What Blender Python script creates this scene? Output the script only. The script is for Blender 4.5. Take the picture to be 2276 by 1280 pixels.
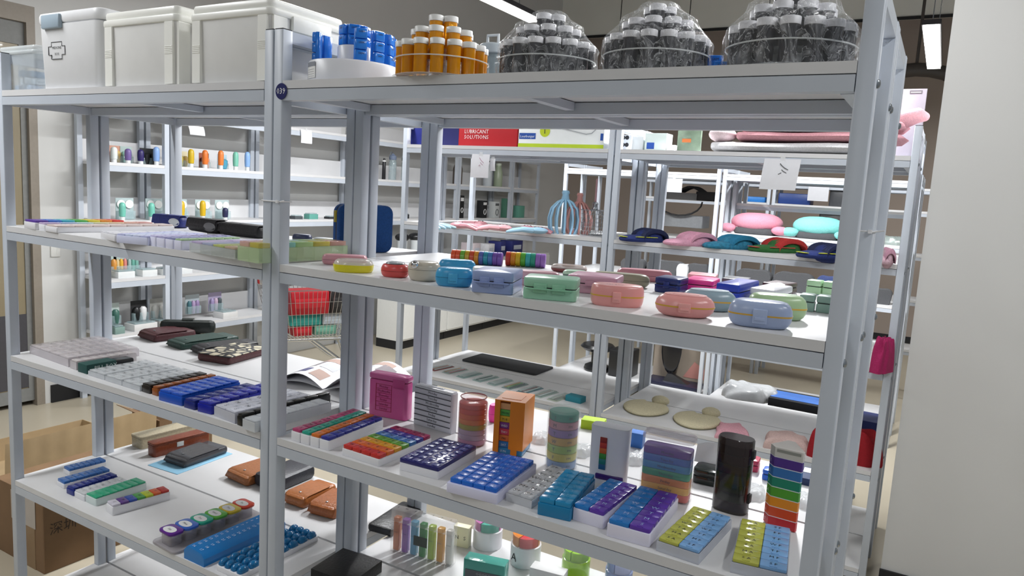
import bpy, bmesh, math, random
from mathutils import Vector, Matrix
random.seed(7)
S = bpy.context.scene
for o in list(bpy.data.objects): bpy.data.objects.remove(o)
COL = S.collection
PI = math.pi

# ---------------------------------------------------------------- camera
FPX = 1631.43
YAW, PIT, ROL = math.radians(-29.973), math.radians(-7.580), math.radians(3.2796)
CP = Vector((1.62804, -1.44759, 1.8590))
Fv = Vector((math.sin(YAW)*math.cos(PIT), math.cos(YAW)*math.cos(PIT), math.sin(PIT)))
R0 = Vector((math.cos(YAW), -math.sin(YAW), 0)); U0 = R0.cross(Fv)
Rv = math.cos(ROL)*R0 + math.sin(ROL)*U0
Uv = -math.sin(ROL)*R0 + math.cos(ROL)*U0
cam = bpy.data.cameras.new('camera'); camo = bpy.data.objects.new('camera', cam); COL.objects.link(camo)
cam.sensor_width = 36; cam.sensor_fit = 'HORIZONTAL'; cam.lens = FPX/2276*36; cam.clip_start = .05; cam.clip_end = 60
m = Matrix((Rv, Uv, -Fv)).transposed().to_4x4(); m.translation = CP; camo.matrix_world = m
S.camera = camo
S.view_settings.view_transform = 'Standard'; S.view_settings.look = 'None'
S.view_settings.exposure = -0.16; S.view_settings.gamma = 1; S.view_settings.use_curve_mapping = False

# ---------------------------------------------------------------- world and lamps
wd = bpy.data.worlds.new('world'); S.world = wd; wd.use_nodes = True
wd.node_tree.nodes['Background'].inputs[0].default_value = (.90, .95, 1, 1)
wd.node_tree.nodes['Background'].inputs[1].default_value = WORLD = .25
LAMP_W = 24.0      # watts per metre of ceiling lamp
LAMP_COL = (.97, .985, 1)
LAMPS = [(-1.75, -2.4, -.2, 1.35), (-1.75, 1.6, 4.55, 2.4), (.7, 2.5, 3.7, 6.6), (1.36, .3, 1.9, .7), (2.9, -1.2, .8, .85), (.9, -5.0, -2.8, .4), (1.36, 5.6, 7.6, 1.1), (3.9, 5.6, 8.6, 1.4)]  # front aisle, mid aisle, right, rear and hidden far lamps: unseen, added for fill

def ray(px, py): return Fv + Rv*((px-1138)/FPX) - Uv*((py-640)/FPX)
def onz(px, py, z):
    d = ray(px, py); return CP + d*((z-CP.z)/d.z)
def onY(px, py, Y):
    d = ray(px, py); return CP + d*((Y-CP.y)/d.y)
def onX(px, py, X):
    d = ray(px, py); return CP + d*((X-CP.x)/d.x)

# ---------------------------------------------------------------- materials
MC = {}
def mat(name, col, rough=.5, metal=0, alpha=1, emit=0, spec=.5, noise=0, bump=0, nscale=40, trans=0, coat=0):
    if name in MC: return MC[name]
    M = bpy.data.materials.new(name); M.use_nodes = True; nt = M.node_tree; b = nt.nodes['Principled BSDF']
    c = tuple(col)+(1,) if len(col) == 3 else col
    b.inputs['Base Color'].default_value = c
    b.inputs['Roughness'].default_value = rough; b.inputs['Metallic'].default_value = metal
    b.inputs['Alpha'].default_value = alpha; b.inputs['Specular IOR Level'].default_value = spec
    b.inputs['Transmission Weight'].default_value = trans; b.inputs['Coat Weight'].default_value = coat
    if emit: b.inputs['Emission Color'].default_value = c; b.inputs['Emission Strength'].default_value = emit
    tc = nt.nodes.new('ShaderNodeTexCoord'); n = nt.nodes.new('ShaderNodeTexNoise')
    nt.links.new(tc.outputs['Object'], n.inputs['Vector']); n.inputs['Scale'].default_value = nscale; n.inputs['Detail'].default_value = 4
    if noise:
        mx = nt.nodes.new('ShaderNodeMixRGB'); mx.blend_type = 'MULTIPLY'; mx.inputs[1].default_value = c
        r = nt.nodes.new('ShaderNodeValToRGB'); r.color_ramp.elements[0].position = .3; r.color_ramp.elements[1].position = .7
        r.color_ramp.elements[0].color = (1-noise,)*3+(1,); r.color_ramp.elements[1].color = (1, 1, 1, 1)
        nt.links.new(n.outputs['Fac'], r.inputs[0]); nt.links.new(r.outputs[0], mx.inputs[2]); mx.inputs[0].default_value = 1
        nt.links.new(mx.outputs[0], b.inputs['Base Color'])
    if bump:
        bp = nt.nodes.new('ShaderNodeBump'); bp.inputs['Strength'].default_value = bump; bp.inputs['Distance'].default_value = .004
        nt.links.new(n.outputs['Fac'], bp.inputs['Height']); nt.links.new(bp.outputs[0], b.inputs['Normal'])
    MC[name] = M; return M
def srgb(r, g, b):
    f = lambda v: (v/255/12.92 if v/255 <= .04045 else ((v/255+.055)/1.055)**2.4)
    return (f(r), f(g), f(b))
def hexc(h): return srgb(int(h[0:2], 16), int(h[2:4], 16), int(h[4:6], 16))
def pl(h, rough=.35, alpha=1): return mat('plastic_%s_%d_%d' % (h, rough*100, alpha*100), hexc(h), rough, alpha=alpha, noise=.04, nscale=15)
def cl(h='e8eef0', alpha=.3, rough=.12): return mat('clear_%s_%d' % (h, alpha*100), hexc(h), rough, alpha=alpha, spec=.8, noise=.05, nscale=25)
def lea(h, rough=.45): return mat('leather_'+h, hexc(h), rough, noise=.25, bump=.35, nscale=120)
def fab(h): return mat('fabric_'+h, hexc(h), .95, noise=.2, bump=.5, nscale=160)
def pap(h): return mat('paper_'+h, hexc(h), .7, noise=.04, nscale=20)
RACK = mat('rack_paint', hexc('bfc6d0'), .38, spec=.5, noise=.05, nscale=9)
BOARD = mat('shelf_board', hexc('d6d6d7'), .38, noise=.05, nscale=6, bump=.03)
SCREW = mat('bolt_metal', hexc('a9aeb2'), .25, metal=.9, noise=.1)
BLACK = mat('black_rubber', hexc('17181b'), .6, noise=.1)
WALLM = mat('painted_wall', hexc('cdcdcb'), .85, noise=.05, nscale=1.2, bump=.06)
TANW = mat('tan_wall', hexc('a59c90'), .85, noise=.05, nscale=1.2, bump=.06)
INK = mat('ink', hexc('1d1e24'), .6, noise=.05)

# ---------------------------------------------------------------- mesh helpers
class MB:
    def __init__(s): s.v = []; s.f = []; s.mi = []
    def add(s, vs, fs, M=None, mi=0):
        b = len(s.v)
        s.v += [tuple(M @ Vector(v)) if M is not None else tuple(v) for v in vs]
        s.f += [tuple(i+b for i in f) for f in fs]; s.mi += [mi]*len(fs); return s
    def loft(s, rings, cap0=True, cap1=True, M=None, mi=0):
        n = len(rings[0]); vs = [p for r in rings for p in r]; fs = []
        for k in range(len(rings)-1):
            for i in range(n):
                j = (i+1) % n; fs.append((k*n+i, k*n+j, (k+1)*n+j, (k+1)*n+i))
        if cap0: fs.append(tuple(range(n-1, -1, -1)))
        if cap1: fs.append(tuple((len(rings)-1)*n+i for i in range(n)))
        return s.add(vs, fs, M, mi)
    def box(s, x0, x1, y0, y1, z0, z1, M=None, mi=0):
        return s.loft([[(x0, y0, z), (x1, y0, z), (x1, y1, z), (x0, y1, z)] for z in (z0, z1)], M=M, mi=mi)
    def rbox(s, w, d, z0, z1, rc=.004, re=.002, n=3, cx=0, cy=0, M=None, mi=0, taper=0):
        re = min(re, (z1-z0)/2.01); k = 2; R = []
        for t in range(k+1):
            a = t/k*PI/2; R.append((re*(1-math.sin(a)), z0+re*(1-math.cos(a)), 0))
        for t in range(k+1):
            a = t/k*PI/2; R.append((re*(1-math.cos(a)), z1-re*(1-math.sin(a)), taper))
        rings = []
        for ins, z, tp in R:
            rings.append([(cx+x, cy+y, z) for x, y in rrect(w-2*ins-2*tp, d-2*ins-2*tp, max(rc-ins, .0004), n)])
        return s.loft(rings, M=M, mi=mi)
    def lathe(s, prof, n=20, cx=0, cy=0, sx=1, sy=1, M=None, mi=0, cap=True):
        rings = [[(cx+r*sx*math.cos(2*PI*i/n), cy+r*sy*math.sin(2*PI*i/n), z) for i in range(n)] for r, z in prof]
        return s.loft(rings, cap, cap, M, mi)
    def tube(s, pts, r, n=6, closed=False, M=None, mi=0):
        pts = [Vector(p) for p in pts]; rings = []; L = len(pts); up = None
        for i, p in enumerate(pts):
            a = pts[(i-1) % L] if (closed or i > 0) else p; b = pts[(i+1) % L] if (closed or i < L-1) else p
            t = (b-a).normalized()
            if up is None: up = t.orthogonal().normalized()
            up = (up-t*up.dot(t)); up = up.normalized() if up.length > 1e-6 else t.orthogonal().normalized()
            w = t.cross(up); rr = r[i] if isinstance(r, (list, tuple)) else r
            rings.append([tuple(p+(up*math.cos(2*PI*k/n)+w*math.sin(2*PI*k/n))*rr) for k in range(n)])
        if closed: rings.append(rings[0]); return s.loft(rings, False, False, M, mi)
        return s.loft(rings, M=M, mi=mi)
    def prism(s, pts, z0, z1, M=None, mi=0):
        return s.loft([[(x, y, z) for x, y in pts] for z in (z0, z1)], M=M, mi=mi)
    def grid(s, nu, nv, fn, M=None, mi=0, thick=0):
        vs = [fn(u/nu, v/nv) for v in range(nv+1) for u in range(nu+1)]; W = nu+1
        fs = [(v*W+u, v*W+u+1, (v+1)*W+u+1, (v+1)*W+u) for v in range(nv) for u in range(nu)]
        if thick:
            N = len(vs); vs += [(x, y, z-thick) for x, y, z in vs]
            fs += [tuple(N+i for i in reversed(f)) for f in fs]
            e = [u for u in range(W)]+[v*W+nu for v in range(1, nv+1)]+[nv*W+u for u in range(nu-1, -1, -1)]+[v*W for v in range(nv-1, 0, -1)]
            fs += [(e[(i+1) % len(e)], e[i], N+e[i], N+e[(i+1) % len(e)]) for i in range(len(e))]
        return s.add(vs, fs, M, mi)
    def ell(s, rx, ry, rz, c=(0, 0, 0), n=14, k=8, e=1, M=None, mi=0):
        rings = []
        for j in range(k+1):
            a = -PI/2+PI*j/k; r = max(math.cos(a), .02)**e
            rings.append([(c[0]+rx*r*math.cos(2*PI*i/n), c[1]+ry*r*math.sin(2*PI*i/n), c[2]+rz*math.sin(a)) for i in range(n)])
        return s.loft(rings, M=M, mi=mi)
    def text(s, txt, size, M, mi=0):
        v, f = glyphs(txt); return s.add([(x*size, y*size, 0) for x, y in v], f, M, mi)
    def build(s, name, mats, parent=None, smooth=40):
        me = bpy.data.meshes.new(name); me.from_pydata(s.v, [], s.f); me.update()
        if not isinstance(mats, (list, tuple)): mats = [mats]
        for q in mats: me.materials.append(q)
        if len(mats) > 1: me.polygons.foreach_set('material_index', s.mi)
        if smooth:
            me.polygons.foreach_set('use_smooth', [True]*len(me.polygons)); me.set_sharp_from_angle(angle=math.radians(smooth))
        o = bpy.data.objects.new(name, me); COL.objects.link(o)
        if parent is not None: o.parent = parent
        return o
GC = {}
def glyphs(t):
    if t in GC: return GC[t]
    cu = bpy.data.curves.new('t', 'FONT'); cu.body = t; cu.size = 1; cu.align_x = 'CENTER'; cu.align_y = 'CENTER'; cu.resolution_u = 1
    ob = bpy.data.objects.new('t', cu); COL.objects.link(ob)
    bpy.context.view_layer.update()
    me = bpy.data.meshes.new_from_object(ob.evaluated_get(bpy.context.evaluated_depsgraph_get()))
    r = ([(v.co.x, v.co.y) for v in me.vertices], [tuple(p.vertices) for p in me.polygons])
    bpy.data.objects.remove(ob); bpy.data.curves.remove(cu); bpy.data.meshes.remove(me); GC[t] = r; return r
def rrect(w, d, rc, n=3):
    rc = min(rc, w/2-1e-4, d/2-1e-4); P = []
    for cx, cy, a0 in ((w/2-rc, d/2-rc, 0), (-w/2+rc, d/2-rc, PI/2), (-w/2+rc, -d/2+rc, PI), (w/2-rc, -d/2+rc, 1.5*PI)):
        for i in range(n+1):
            a = a0+PI/2*i/n; P.append((cx+rc*math.cos(a), cy+rc*math.sin(a)))
    return P
def sell(w, d, e=2.5, n=32, wob=0, nw=12):
    P = []
    for i in range(n):
        a = 2*PI*i/n; c, q = math.cos(a), math.sin(a); k = 1+wob*math.cos(nw*a)
        P.append((w/2*k*math.copysign(abs(c)**(2/e), c), d/2*k*math.copysign(abs(q)**(2/e), q)))
    return P
def T(x=0, y=0, z=0, rz=0, rx=0, ry=0): return Matrix.Translation((x, y, z)) @ Matrix.Rotation(rz, 4, 'Z') @ Matrix.Rotation(ry, 4, 'Y') @ Matrix.Rotation(rx, 4, 'X')
UP = T(rx=PI/2)   # lettering that stands facing -y

def thing(name, label, cat, loc=(0, 0, 0), rz=0, group=None, rx=0, ry=0):
    o = bpy.data.objects.new(name, None); COL.objects.link(o); o.empty_display_size = .05
    o.location = loc; o.rotation_euler = (rx, ry, rz); o['label'] = label; o['category'] = cat
    if group: o['group'] = group
    return o
def tag(o, label, cat, group=None):
    o['label'] = label; o['category'] = cat
    if group: o['group'] = group
    return o
def struct(o): o['kind'] = 'structure'; return o
def dup(root, loc, rz=None, label=None, group=None, mats=None):
    r = root.copy(); COL.objects.link(r); r.location = loc
    if rz is not None: r.rotation_euler = (0, 0, rz)
    if label: r['label'] = label
    if group: r['group'] = group
    for ch in root.children:
        c = ch.copy(); COL.objects.link(c); c.parent = r
        for g in ch.children:
            d = g.copy(); COL.objects.link(d); d.parent = c
    return r
def base(p0, p1, z, p2=None, depth=.05):
    a = onz(*p0, z); b = onz(*p1, z); v = b-a; w = v.length; rz = math.atan2(v.y, v.x)
    n = Vector((-math.sin(rz), math.cos(rz), 0))
    if p2: depth = abs((onz(*p2, z)-a).dot(n))
    c = (a+b)/2+n*depth/2
    return (c.x, c.y, z), rz, w, depth

# ---------------------------------------------------------------- room shell
def sbox(name, M, *b):
    q = MB(); q.box(*b); return struct(q.build(name, M, smooth=0))
def floor_mat():
    M = mat('floor_vinyl', hexc('b4ab98'), .32, noise=.06, nscale=2.5, bump=.02); return M
sbox('floor', floor_mat(), -4.5, 6, -6, 12, -.1, 0)
sbox('wall_left', WALLM, -4.5, -4.25, 1.56, 10.6, 0, 5.2)
sbox('wall_back', mat('brown_wall', hexc('a3968c'), .85, noise=.05, nscale=1.5), -4.25, 6, 10.4, 10.6, 0, 5.2)
sbox('wall_bulkhead', mat('bulkhead_paint', hexc('e6e6de'), .85, noise=.05, nscale=1.5), -4.25, 6, 9.9, 10.0, 4.42, 5.2)
for i_, x_ in enumerate((-3.2, -2.07, -.9, .4, 1.6)):
    sbox('trim_%d' % (i_+1), BLACK, x_, x_+.012, 9.896, 9.9, 4.42, 5.2)
sbox('trim_6', BLACK, -4.25, 6, 9.88, 9.9, 4.40, 4.44)
sbox('wall_right', WALLM, 1.56, 4.6, 2.5, 2.8, 0, 5.2)
sbox('baseboard_right', BLACK, 1.555, 4.6, 2.485, 2.5, 0, .1)
sbox('baseboard_left', BLACK, -4.25, -4.235, 1.6, 1.95, 0, .14)
sbox('baseboard_back', BLACK, -4.25, 6, 10.385, 10.4, 0, .1)
sbox('ceiling', mat('ceiling_paint', hexc('9c9b96'), .9, noise=.04, nscale=2), -4.5, 6, -6, 12, 5.2, 5.3)
# door and frame at the far left
d_ = MB(); d_.box(-4.32, -4.25, 1.50, 1.56, 0, 2.98); d_.box(-4.32, -4.25, -.2, 1.50, 2.86, 2.98)
struct(d_.build('trim_7', mat('door_frame', hexc('8d8478'), .5, noise=.08), smooth=0))
sbox('wall_door_head', WALLM, -4.5, -4.25, -3, 1.56, 2.98, 5.2)
q = MB(); q.box(-4.34, -4.29, .2, 1.50, .12, 2.86)
dr = struct(q.build('door_1', mat('door_brown', hexc('8c8066'), .4, noise=.12, nscale=3, coat=.3), smooth=0))
q = MB(); q.box(-4.29, -4.282, .2, 1.50, .04, .14); q.box(-4.29, -4.282, .2, 1.50, 2.7, 2.86); q.box(-4.29, -4.282, 1.46, 1.50, .14, 2.7)
q.build('door_rail', mat('dull_metal', hexc('7f807e'), .6, noise=.1), dr, 0)
q = MB(); q.box(-4.29, -4.284, .2, 1.46, .15, .72); q.build('kick_plate', mat('dark_film', hexc('46454a'), .4, noise=.1), dr, 0)
q = MB(); q.box(-4.6, -4.5, -6, 1.6, 0, 5.2); struct(q.build('wall_corridor', mat('corridor_wall', hexc('6f665a'), .9, noise=.1), smooth=0))
q = MB(); q.box(-4.252, -4.246, 1.63, 1.70, 1.1, 1.24)
lb = MB(); lb.rbox(.012, .07, 0, .09, .003, .002); lb.box(-.004, .007, -.02, -.01, .02, .07); lb.box(-.004, .007, .005, .015, .02, .07)
tag(lb.build('wall_socket', pap('d8d8d4')), 'small white wall plate on the pale wall beside the door', 'switch').location = (-4.245, 1.66, 1.15)

# ---------------------------------------------------------------- ceiling lamps, some of them unseen and added for fill
HOUS = mat('lamp_housing', hexc('26262a'), .5, noise=.05)
DIFF = mat('lamp_diffuser', (1, .99, .96), .5, emit=9)
for i, (x, y0, y1, pw) in enumerate(LAMPS):
    L = y1-y0; lz = 3.38
    lbl = ['long ceiling lamp over the front aisle, left of the camera', 'long white tube lamp hanging above the left aisle', 'ceiling lamp over the racks across the aisle, above the mittens', 'short ceiling lamp over the aisle right behind the front racks', 'ceiling lamp in front of the white wall, right of the camera',
           'ceiling lamp behind the camera', 'far bright panel lamp beside the white wall edge', 'far ceiling lamp hidden behind the white wall'][i]
    t = thing('ceiling_lamp', lbl, 'lamp', (x, (y0+y1)/2, lz))
    q = MB(); q.box(-.07, .07, -L/2, L/2, .01, .05); q.build('housing', HOUS, t, 0)
    q = MB(); q.box(-.06, .06, -L/2+.01, L/2-.01, -.012, .01); q.build('diffuser', DIFF, t, 0)
    for yy in (-L*.4, L*.4): q = MB(); q.tube([(0, yy, .05), (0, yy, 5.2-lz)], .004); q.build('hanger', SCREW, t)
    la = bpy.data.lights.new('tube_light', 'AREA'); la.shape = 'RECTANGLE'; la.size = .12; la.size_y = L; la.energy = LAMP_W*L*pw; la.color = LAMP_COL
    lo = bpy.data.objects.new('tube_light', la); COL.objects.link(lo); lo.parent = t; lo.location = (0, 0, -.02)
# duct arch far right
q = MB(); q.tube([(1.1+.75*math.cos(a), 9.6, 3.15+.55*math.sin(a)) for a in [PI*k/14 for k in range(15)]], .09, 10)
q.tube([(1.1, 9.6, 3.7), (1.1, 9.6, 5.2)], .02)
tag(q.build('duct', mat('duct_metal', hexc('4a4542'), .5, noise=.1)), 'dark curved duct under the ceiling beside the white wall', 'duct')

# ---------------------------------------------------------------- racks
Z1, Z2, Z3, Z4, Z5 = 2.119, 1.6155, 1.1094, .6004, .0954
BT, BH = .0236, .0293; PW, PD = .0332, .036
LEV = (Z1, Z2, Z3, Z4, Z5)
def rack(label, X0, X1, Y0, D, top=2.255, levels=LEV, group=None, bolts=True, lap=False):
    t = thing('storage_rack', label, 'shelf rack', (X0, Y0, 0), 0, group); W = X1-X0
    for x in (0, W-PW):
        for y in (0, D-PD):
            q = MB(); q.rbox(PW, PD, 0, top, .0028, .0006, 2, x+PW/2, y+PD/2)
            p = q.build('post', RACK, t, 50)
            c = MB(); c.rbox(PW*.96, PD*.96, top, top+.003, .003, .001, 2, x+PW/2, y+PD/2); c.build('post_cap', BLACK, p, 0)
            if bolts:
                k = MB(); out = 1 if x > 0 else -1
                for lv in levels[:4]:
                    k.lathe([(.0075, 0), (.0085, .002), (.006, .005), (.002, .006)], 10, M=T(x+(PW if x else 0), y+PD/2, lv-BT-.015, 0, 0, PI/2*out))
                k.build('bolt', SCREW, p)
    for x in (0, W-PW):
        q = MB(); q.box(x+.002, x+PW-.002, PD, D-PD, top-PW, top-.001); q.build('side_rail', RACK, t, 0)
    for lv in levels:
        q = MB(); q.box(PW+.0005, W-PW-.0005, .0005, D-.0005, lv-BT+.0022, lv); 
        if lap: q.box(.001, PW, PD+.001, D-PD-.001, lv-BT+.0022, lv)
        q.build('shelf_board', BOARD, t, 0)
        for y in (.0, D-.03):
            q = MB(); q.box(PW+.0012, W-PW-.0012, y, y+.03, lv-BT-BH, lv-BT); q.build('beam', RACK, t, 0)
        for x in (.002 if lap else PW+.002, W/2-.015, W-PW-.027):
            q = MB(); q.box(x, x+.025, PD, D-PD, lv-BT-BH+(.009 if x > .01 and x < W-.1 else 0), lv-BT); q.build('cross_beam', RACK, t, 0)
    return t
WL = 1.4764
RL = rack('grey steel rack bay at front left, topped with white storage boxes', -WL, -.002, 0, .364, lap=True)
RR = rack('grey steel rack bay at front right with the round 039 badge on its post', .002, 1.5, 0, .364)
q = MB(); q.lathe([(.0, .0), (.0215, .0), (.022, .001), (.0215, .0022), (0, .0022)], 32, M=T(0, 0, 0, 0, PI/2), cap=False)
q.text('039', .0225, T(0, -.0026, 0, 0, PI/2), 1)
b_ = q.build('number_badge', [pl('151a5e'), pap('f4f4f4')], RR); b_.location = onY(626, 203, -.0005)-Vector((.002, 0, 0)); b_['label'] = 'round navy badge reading 039'
Y2 = .373
RL2 = rack('grey steel rack bay standing back to back behind the front left bay', -WL, -.002, Y2, .38, lap=True)
RR2 = rack('grey steel rack bay standing back to back behind the front right bay', .002, 1.5, Y2, .38)
rack('white rack bay across the aisle on the left, carrying the red and blue cartons', -1.5, -.004, 2.43, .42)
rack('white rack bay across the aisle on the right, under the pink blankets', .004, 1.5, 2.43, .42)
rack('rack bay behind the tweezer packs, with a dark mat on its low shelf', -1.5, -.004, 2.86, .42, bolts=False)
rack('rack bay behind the mitten rack, under the seat cushions', .004, 1.5, 2.86, .42, bolts=False)
L5 = (2.10, 1.60, 1.13, .13)
for k, (x0, x1, y0, lb, lv) in enumerate([(-1.56, -.06, 4.95, 'far white rack bay with an empty upper half, left of the pillows', (2.10, 1.13, .13)), (-.04, 1.46, 4.95, 'far white rack bay holding the pink and mint pillows', L5),
        (-1.56, -.06, 5.38, 'far rack bay back to back behind the empty one', (2.10, 1.13, .13)), (-.04, 1.46, 5.38, 'far rack bay with the grey neck rest and strap on its shelf', (2.10, 1.86, 1.60, 1.13, .13)),
        (-1.5, 0, 6.8, 'farthest white rack bay before the brown wall', (2.1, 1.88, 1.45, 1.0, .5)), (.02, 1.52, 6.8, 'farthest white rack bay with the navy folder, beside the white wall edge', (2.1, 1.88, 1.45, 1.0, .5))]):
    rack(lb, x0, x1, y0, .42, 2.15, lv, bolts=False)
# racks standing along the left wall, open towards +x
def wallrack(label, Ya, Yb, levels, top=2.33, xw=-4.22, D=.37, cab=False):
    t = thing('wall_rack', label, 'shelf rack', (xw, Ya, 0)); L = Yb-Ya
    for y in (0, L-.04):
        for x in (0, D-.036):
            q = MB(); q.box(x, x+.036, y, y+.04, 0, top); q.build('post', RACK, t, 0)
    for lv in levels:
        q = MB(); q.box(.002, D-.002, .04, L-.04, lv-BT, lv); q.build('shelf_board', BOARD, t, 0)
        q = MB(); q.box(D-.03, D, .04, L-.04, lv-BT-.045, lv-BT-.001); q.build('beam', RACK, t, 0)
        q = MB(); q.box(.004, .01, .04, L-.04, lv, lv+.17); q.build('back_panel', BOARD, t, 0)
    return t
WLV = (2.335, 1.897, 1.452, .9987, .56)
WR = [(1.81, 2.36), (2.38, 3.5), (3.52, 4.75), (4.77, 6.5), (6.52, 7.88), (7.9, 8.72)]
for k, (a, b) in enumerate(WR):
    wallrack(['wall rack bay at far left holding travel bottles, next to the door wall', 'second wall rack bay from the door, with bottle sets and blister packs', 'wall rack bay seen just right of the 039 badge post', 'wall rack bay with clear drink bottles, above white cabinets', 'wall rack bay holding gadget cartons, next to last along the left wall', 'farthest short wall rack bay along the left wall'][k],
             a, b, WLV if k < 3 else WLV[:3])
# white cabinets under the far wall racks
CABM = mat('cabinet_white', hexc('dcdcd8'), .35, noise=.03)
for k in range(4):
    y0 = 4.95+k*.88
    t = thing('floor_cabinet', ['nearest white floor cabinet behind the trolley', 'second white floor cabinet along the left wall', 'third white floor cabinet along the left wall', 'farthest white floor cabinet along the left wall'][k], 'cabinet', (-3.82, y0, 0))
    q = MB(); q.box(0, .35, 0, .87, .1, .95); q.build('body', CABM, t, 0)
    q = MB(); q.box(0, .32, 0, .87, 0, .1); q.build('plinth', BLACK, t, 0)
    for s in (0, 1):
        q = MB(); q.rbox(.42, .80, 0, .016, .006, .002, M=T(.351, .218+s*.434, .52, 0, 0, PI/2) @ Matrix.Rotation(PI/2, 4, 'Z') if False else T(.351, .218+s*.434, .52) @ Matrix.Rotation(PI/2, 4, 'Y') @ Matrix.Rotation(PI/2, 4, 'Z'))
        d = q.build('door', CABM, t, 0)
        q = MB(); q.tube([(.366, .218+s*.434+(.16 if s == 0 else -.16), z) for z in (.6, .7)], .005); q.build('handle', SCREW, d)
def cable_tie(loc, w, d, label):
    q = MB(); q.tube([(-w/2, -d/2, 0), (w/2, -d/2, 0), (w/2, d/2, 0), (-w/2, d/2, 0)], .002, 6, True); q.tube([(w/2, -d/2, 0), (w/2+.02, -d/2-.004, .004)], .0015)
    q.box(w/2-.012, w/2-.004, -d/2-.006, -d/2, -.004, .004)
    o = q.build('cable_tie', pap('e8e8ea')); o.location = loc; tag(o, label, 'cable tie')
p = onY(608, 447, 0); cable_tie((0, .018, p.z), .074, .042, 'white cable tie binding the two front middle posts together')
p = onX(1950, 513, 1.5); cable_tie((1.483, .368, p.z), .038, .08, 'white cable tie binding the right end posts together')
# ---------------------------------------------------------------- builders for the goods
def tray(q, w, d, h, nx, ny, t=.0016):
    q.box(-w/2, w/2, -d/2, d/2, 0, t)
    for i in range(nx+1): x = -w/2+i*(w-t)/nx; q.box(x, x+t, -d/2, d/2, t, h)
    for j in range(ny+1): y = -d/2+j*(d-t)/ny; q.box(-w/2, w/2, y, y+t, t, h)
DAYS = 'SMTWTFS'
def organizer(label, fr, z, h, nx, ny, col, basem, lidh=.006, txt=None, ts=.4, tray_=False, gap=.0009, frame=None, group=None, ink=None, side=0, puff=0, name='pill_organizer', margin=.002):
    loc, rz, w, d = base(*fr[:2], z, fr[2]) if len(fr) > 2 and isinstance(fr[2], tuple) else base(*fr[:2], z, None, fr[2])
    t = thing(name, label, 'pill organizer', loc, rz, group)
    bh = h-lidh; q = MB(); puff = 0 if puff else 0
    if tray_: tray(q, w, d, bh, nx, ny)
    else: q.rbox(w, d, 0, bh, .004, .0015)
    q.build('tray', basem, t)
    if frame: q = MB(); q.rbox(w, d, bh, h-.0012, .004, .001); q.build('lid_frame', frame, t)
    cw, cd = (w-2*margin)/nx, (d-2*margin)/ny; cache = {}
    for j in range(ny):
        for i in range(nx):
            m_ = col(i, j)
            if m_ is None: continue
            x, y = -w/2+margin+cw*(i+.5), -d/2+margin+cd*(j+.5)
            if m_.name not in cache:
                c = MB(); c.rbox(cw-gap, cd-gap, 0, lidh, min(cw, cd)*.12, .0012)
                if puff: c.rbox(cw*.4, cd*.16, lidh+puff, lidh+puff+.001, .001, .0005, 2, 0, -cd*.32)
                else: c.rbox(cw*.3, .0024, lidh, lidh+.0012, .001, .0004, 2, 0, -cd*.5+.004)
                o = c.build('lid', m_, t); cache[m_.name] = o.data
            else:
                o = bpy.data.objects.new('lid', cache[m_.name]); COL.objects.link(o); o.parent = t
            o.location = (x, y, bh)
    if txt:
        q = MB()
        for j in range(ny):
            for i in range(nx):
                s_ = txt(i, j)
                if s_: q.text(s_, min(cw, cd)*ts, T(-w/2+margin+cw*(i+.5), -d/2+margin+cd*(j+.55), h+puff+.0004, side))
        if q.v: o = q.build('lettering', ink or INK, t, 0); o['kind'] = 'stuff'
    return t
def podrings(w, d, e, z0, z1, top, rnd=.22, k=4, n=32, wob=0, nw=12):
    R = []
    for s_ in range(k+1):
        a = s_/k*PI/2
        if top: z = z0+(z1-z0)*math.sin(a); f = 1-(1-math.cos(a))*rnd
        else: z = z1-(z1-z0)*math.cos(a) if False else z0+(z1-z0)*(1-math.cos(a)); f = 1-(1-math.sin(a))*rnd
        R.append([(x*f, y*f, z) for x, y in sell(w, d, e, n, wob, nw)])
    return R
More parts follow.
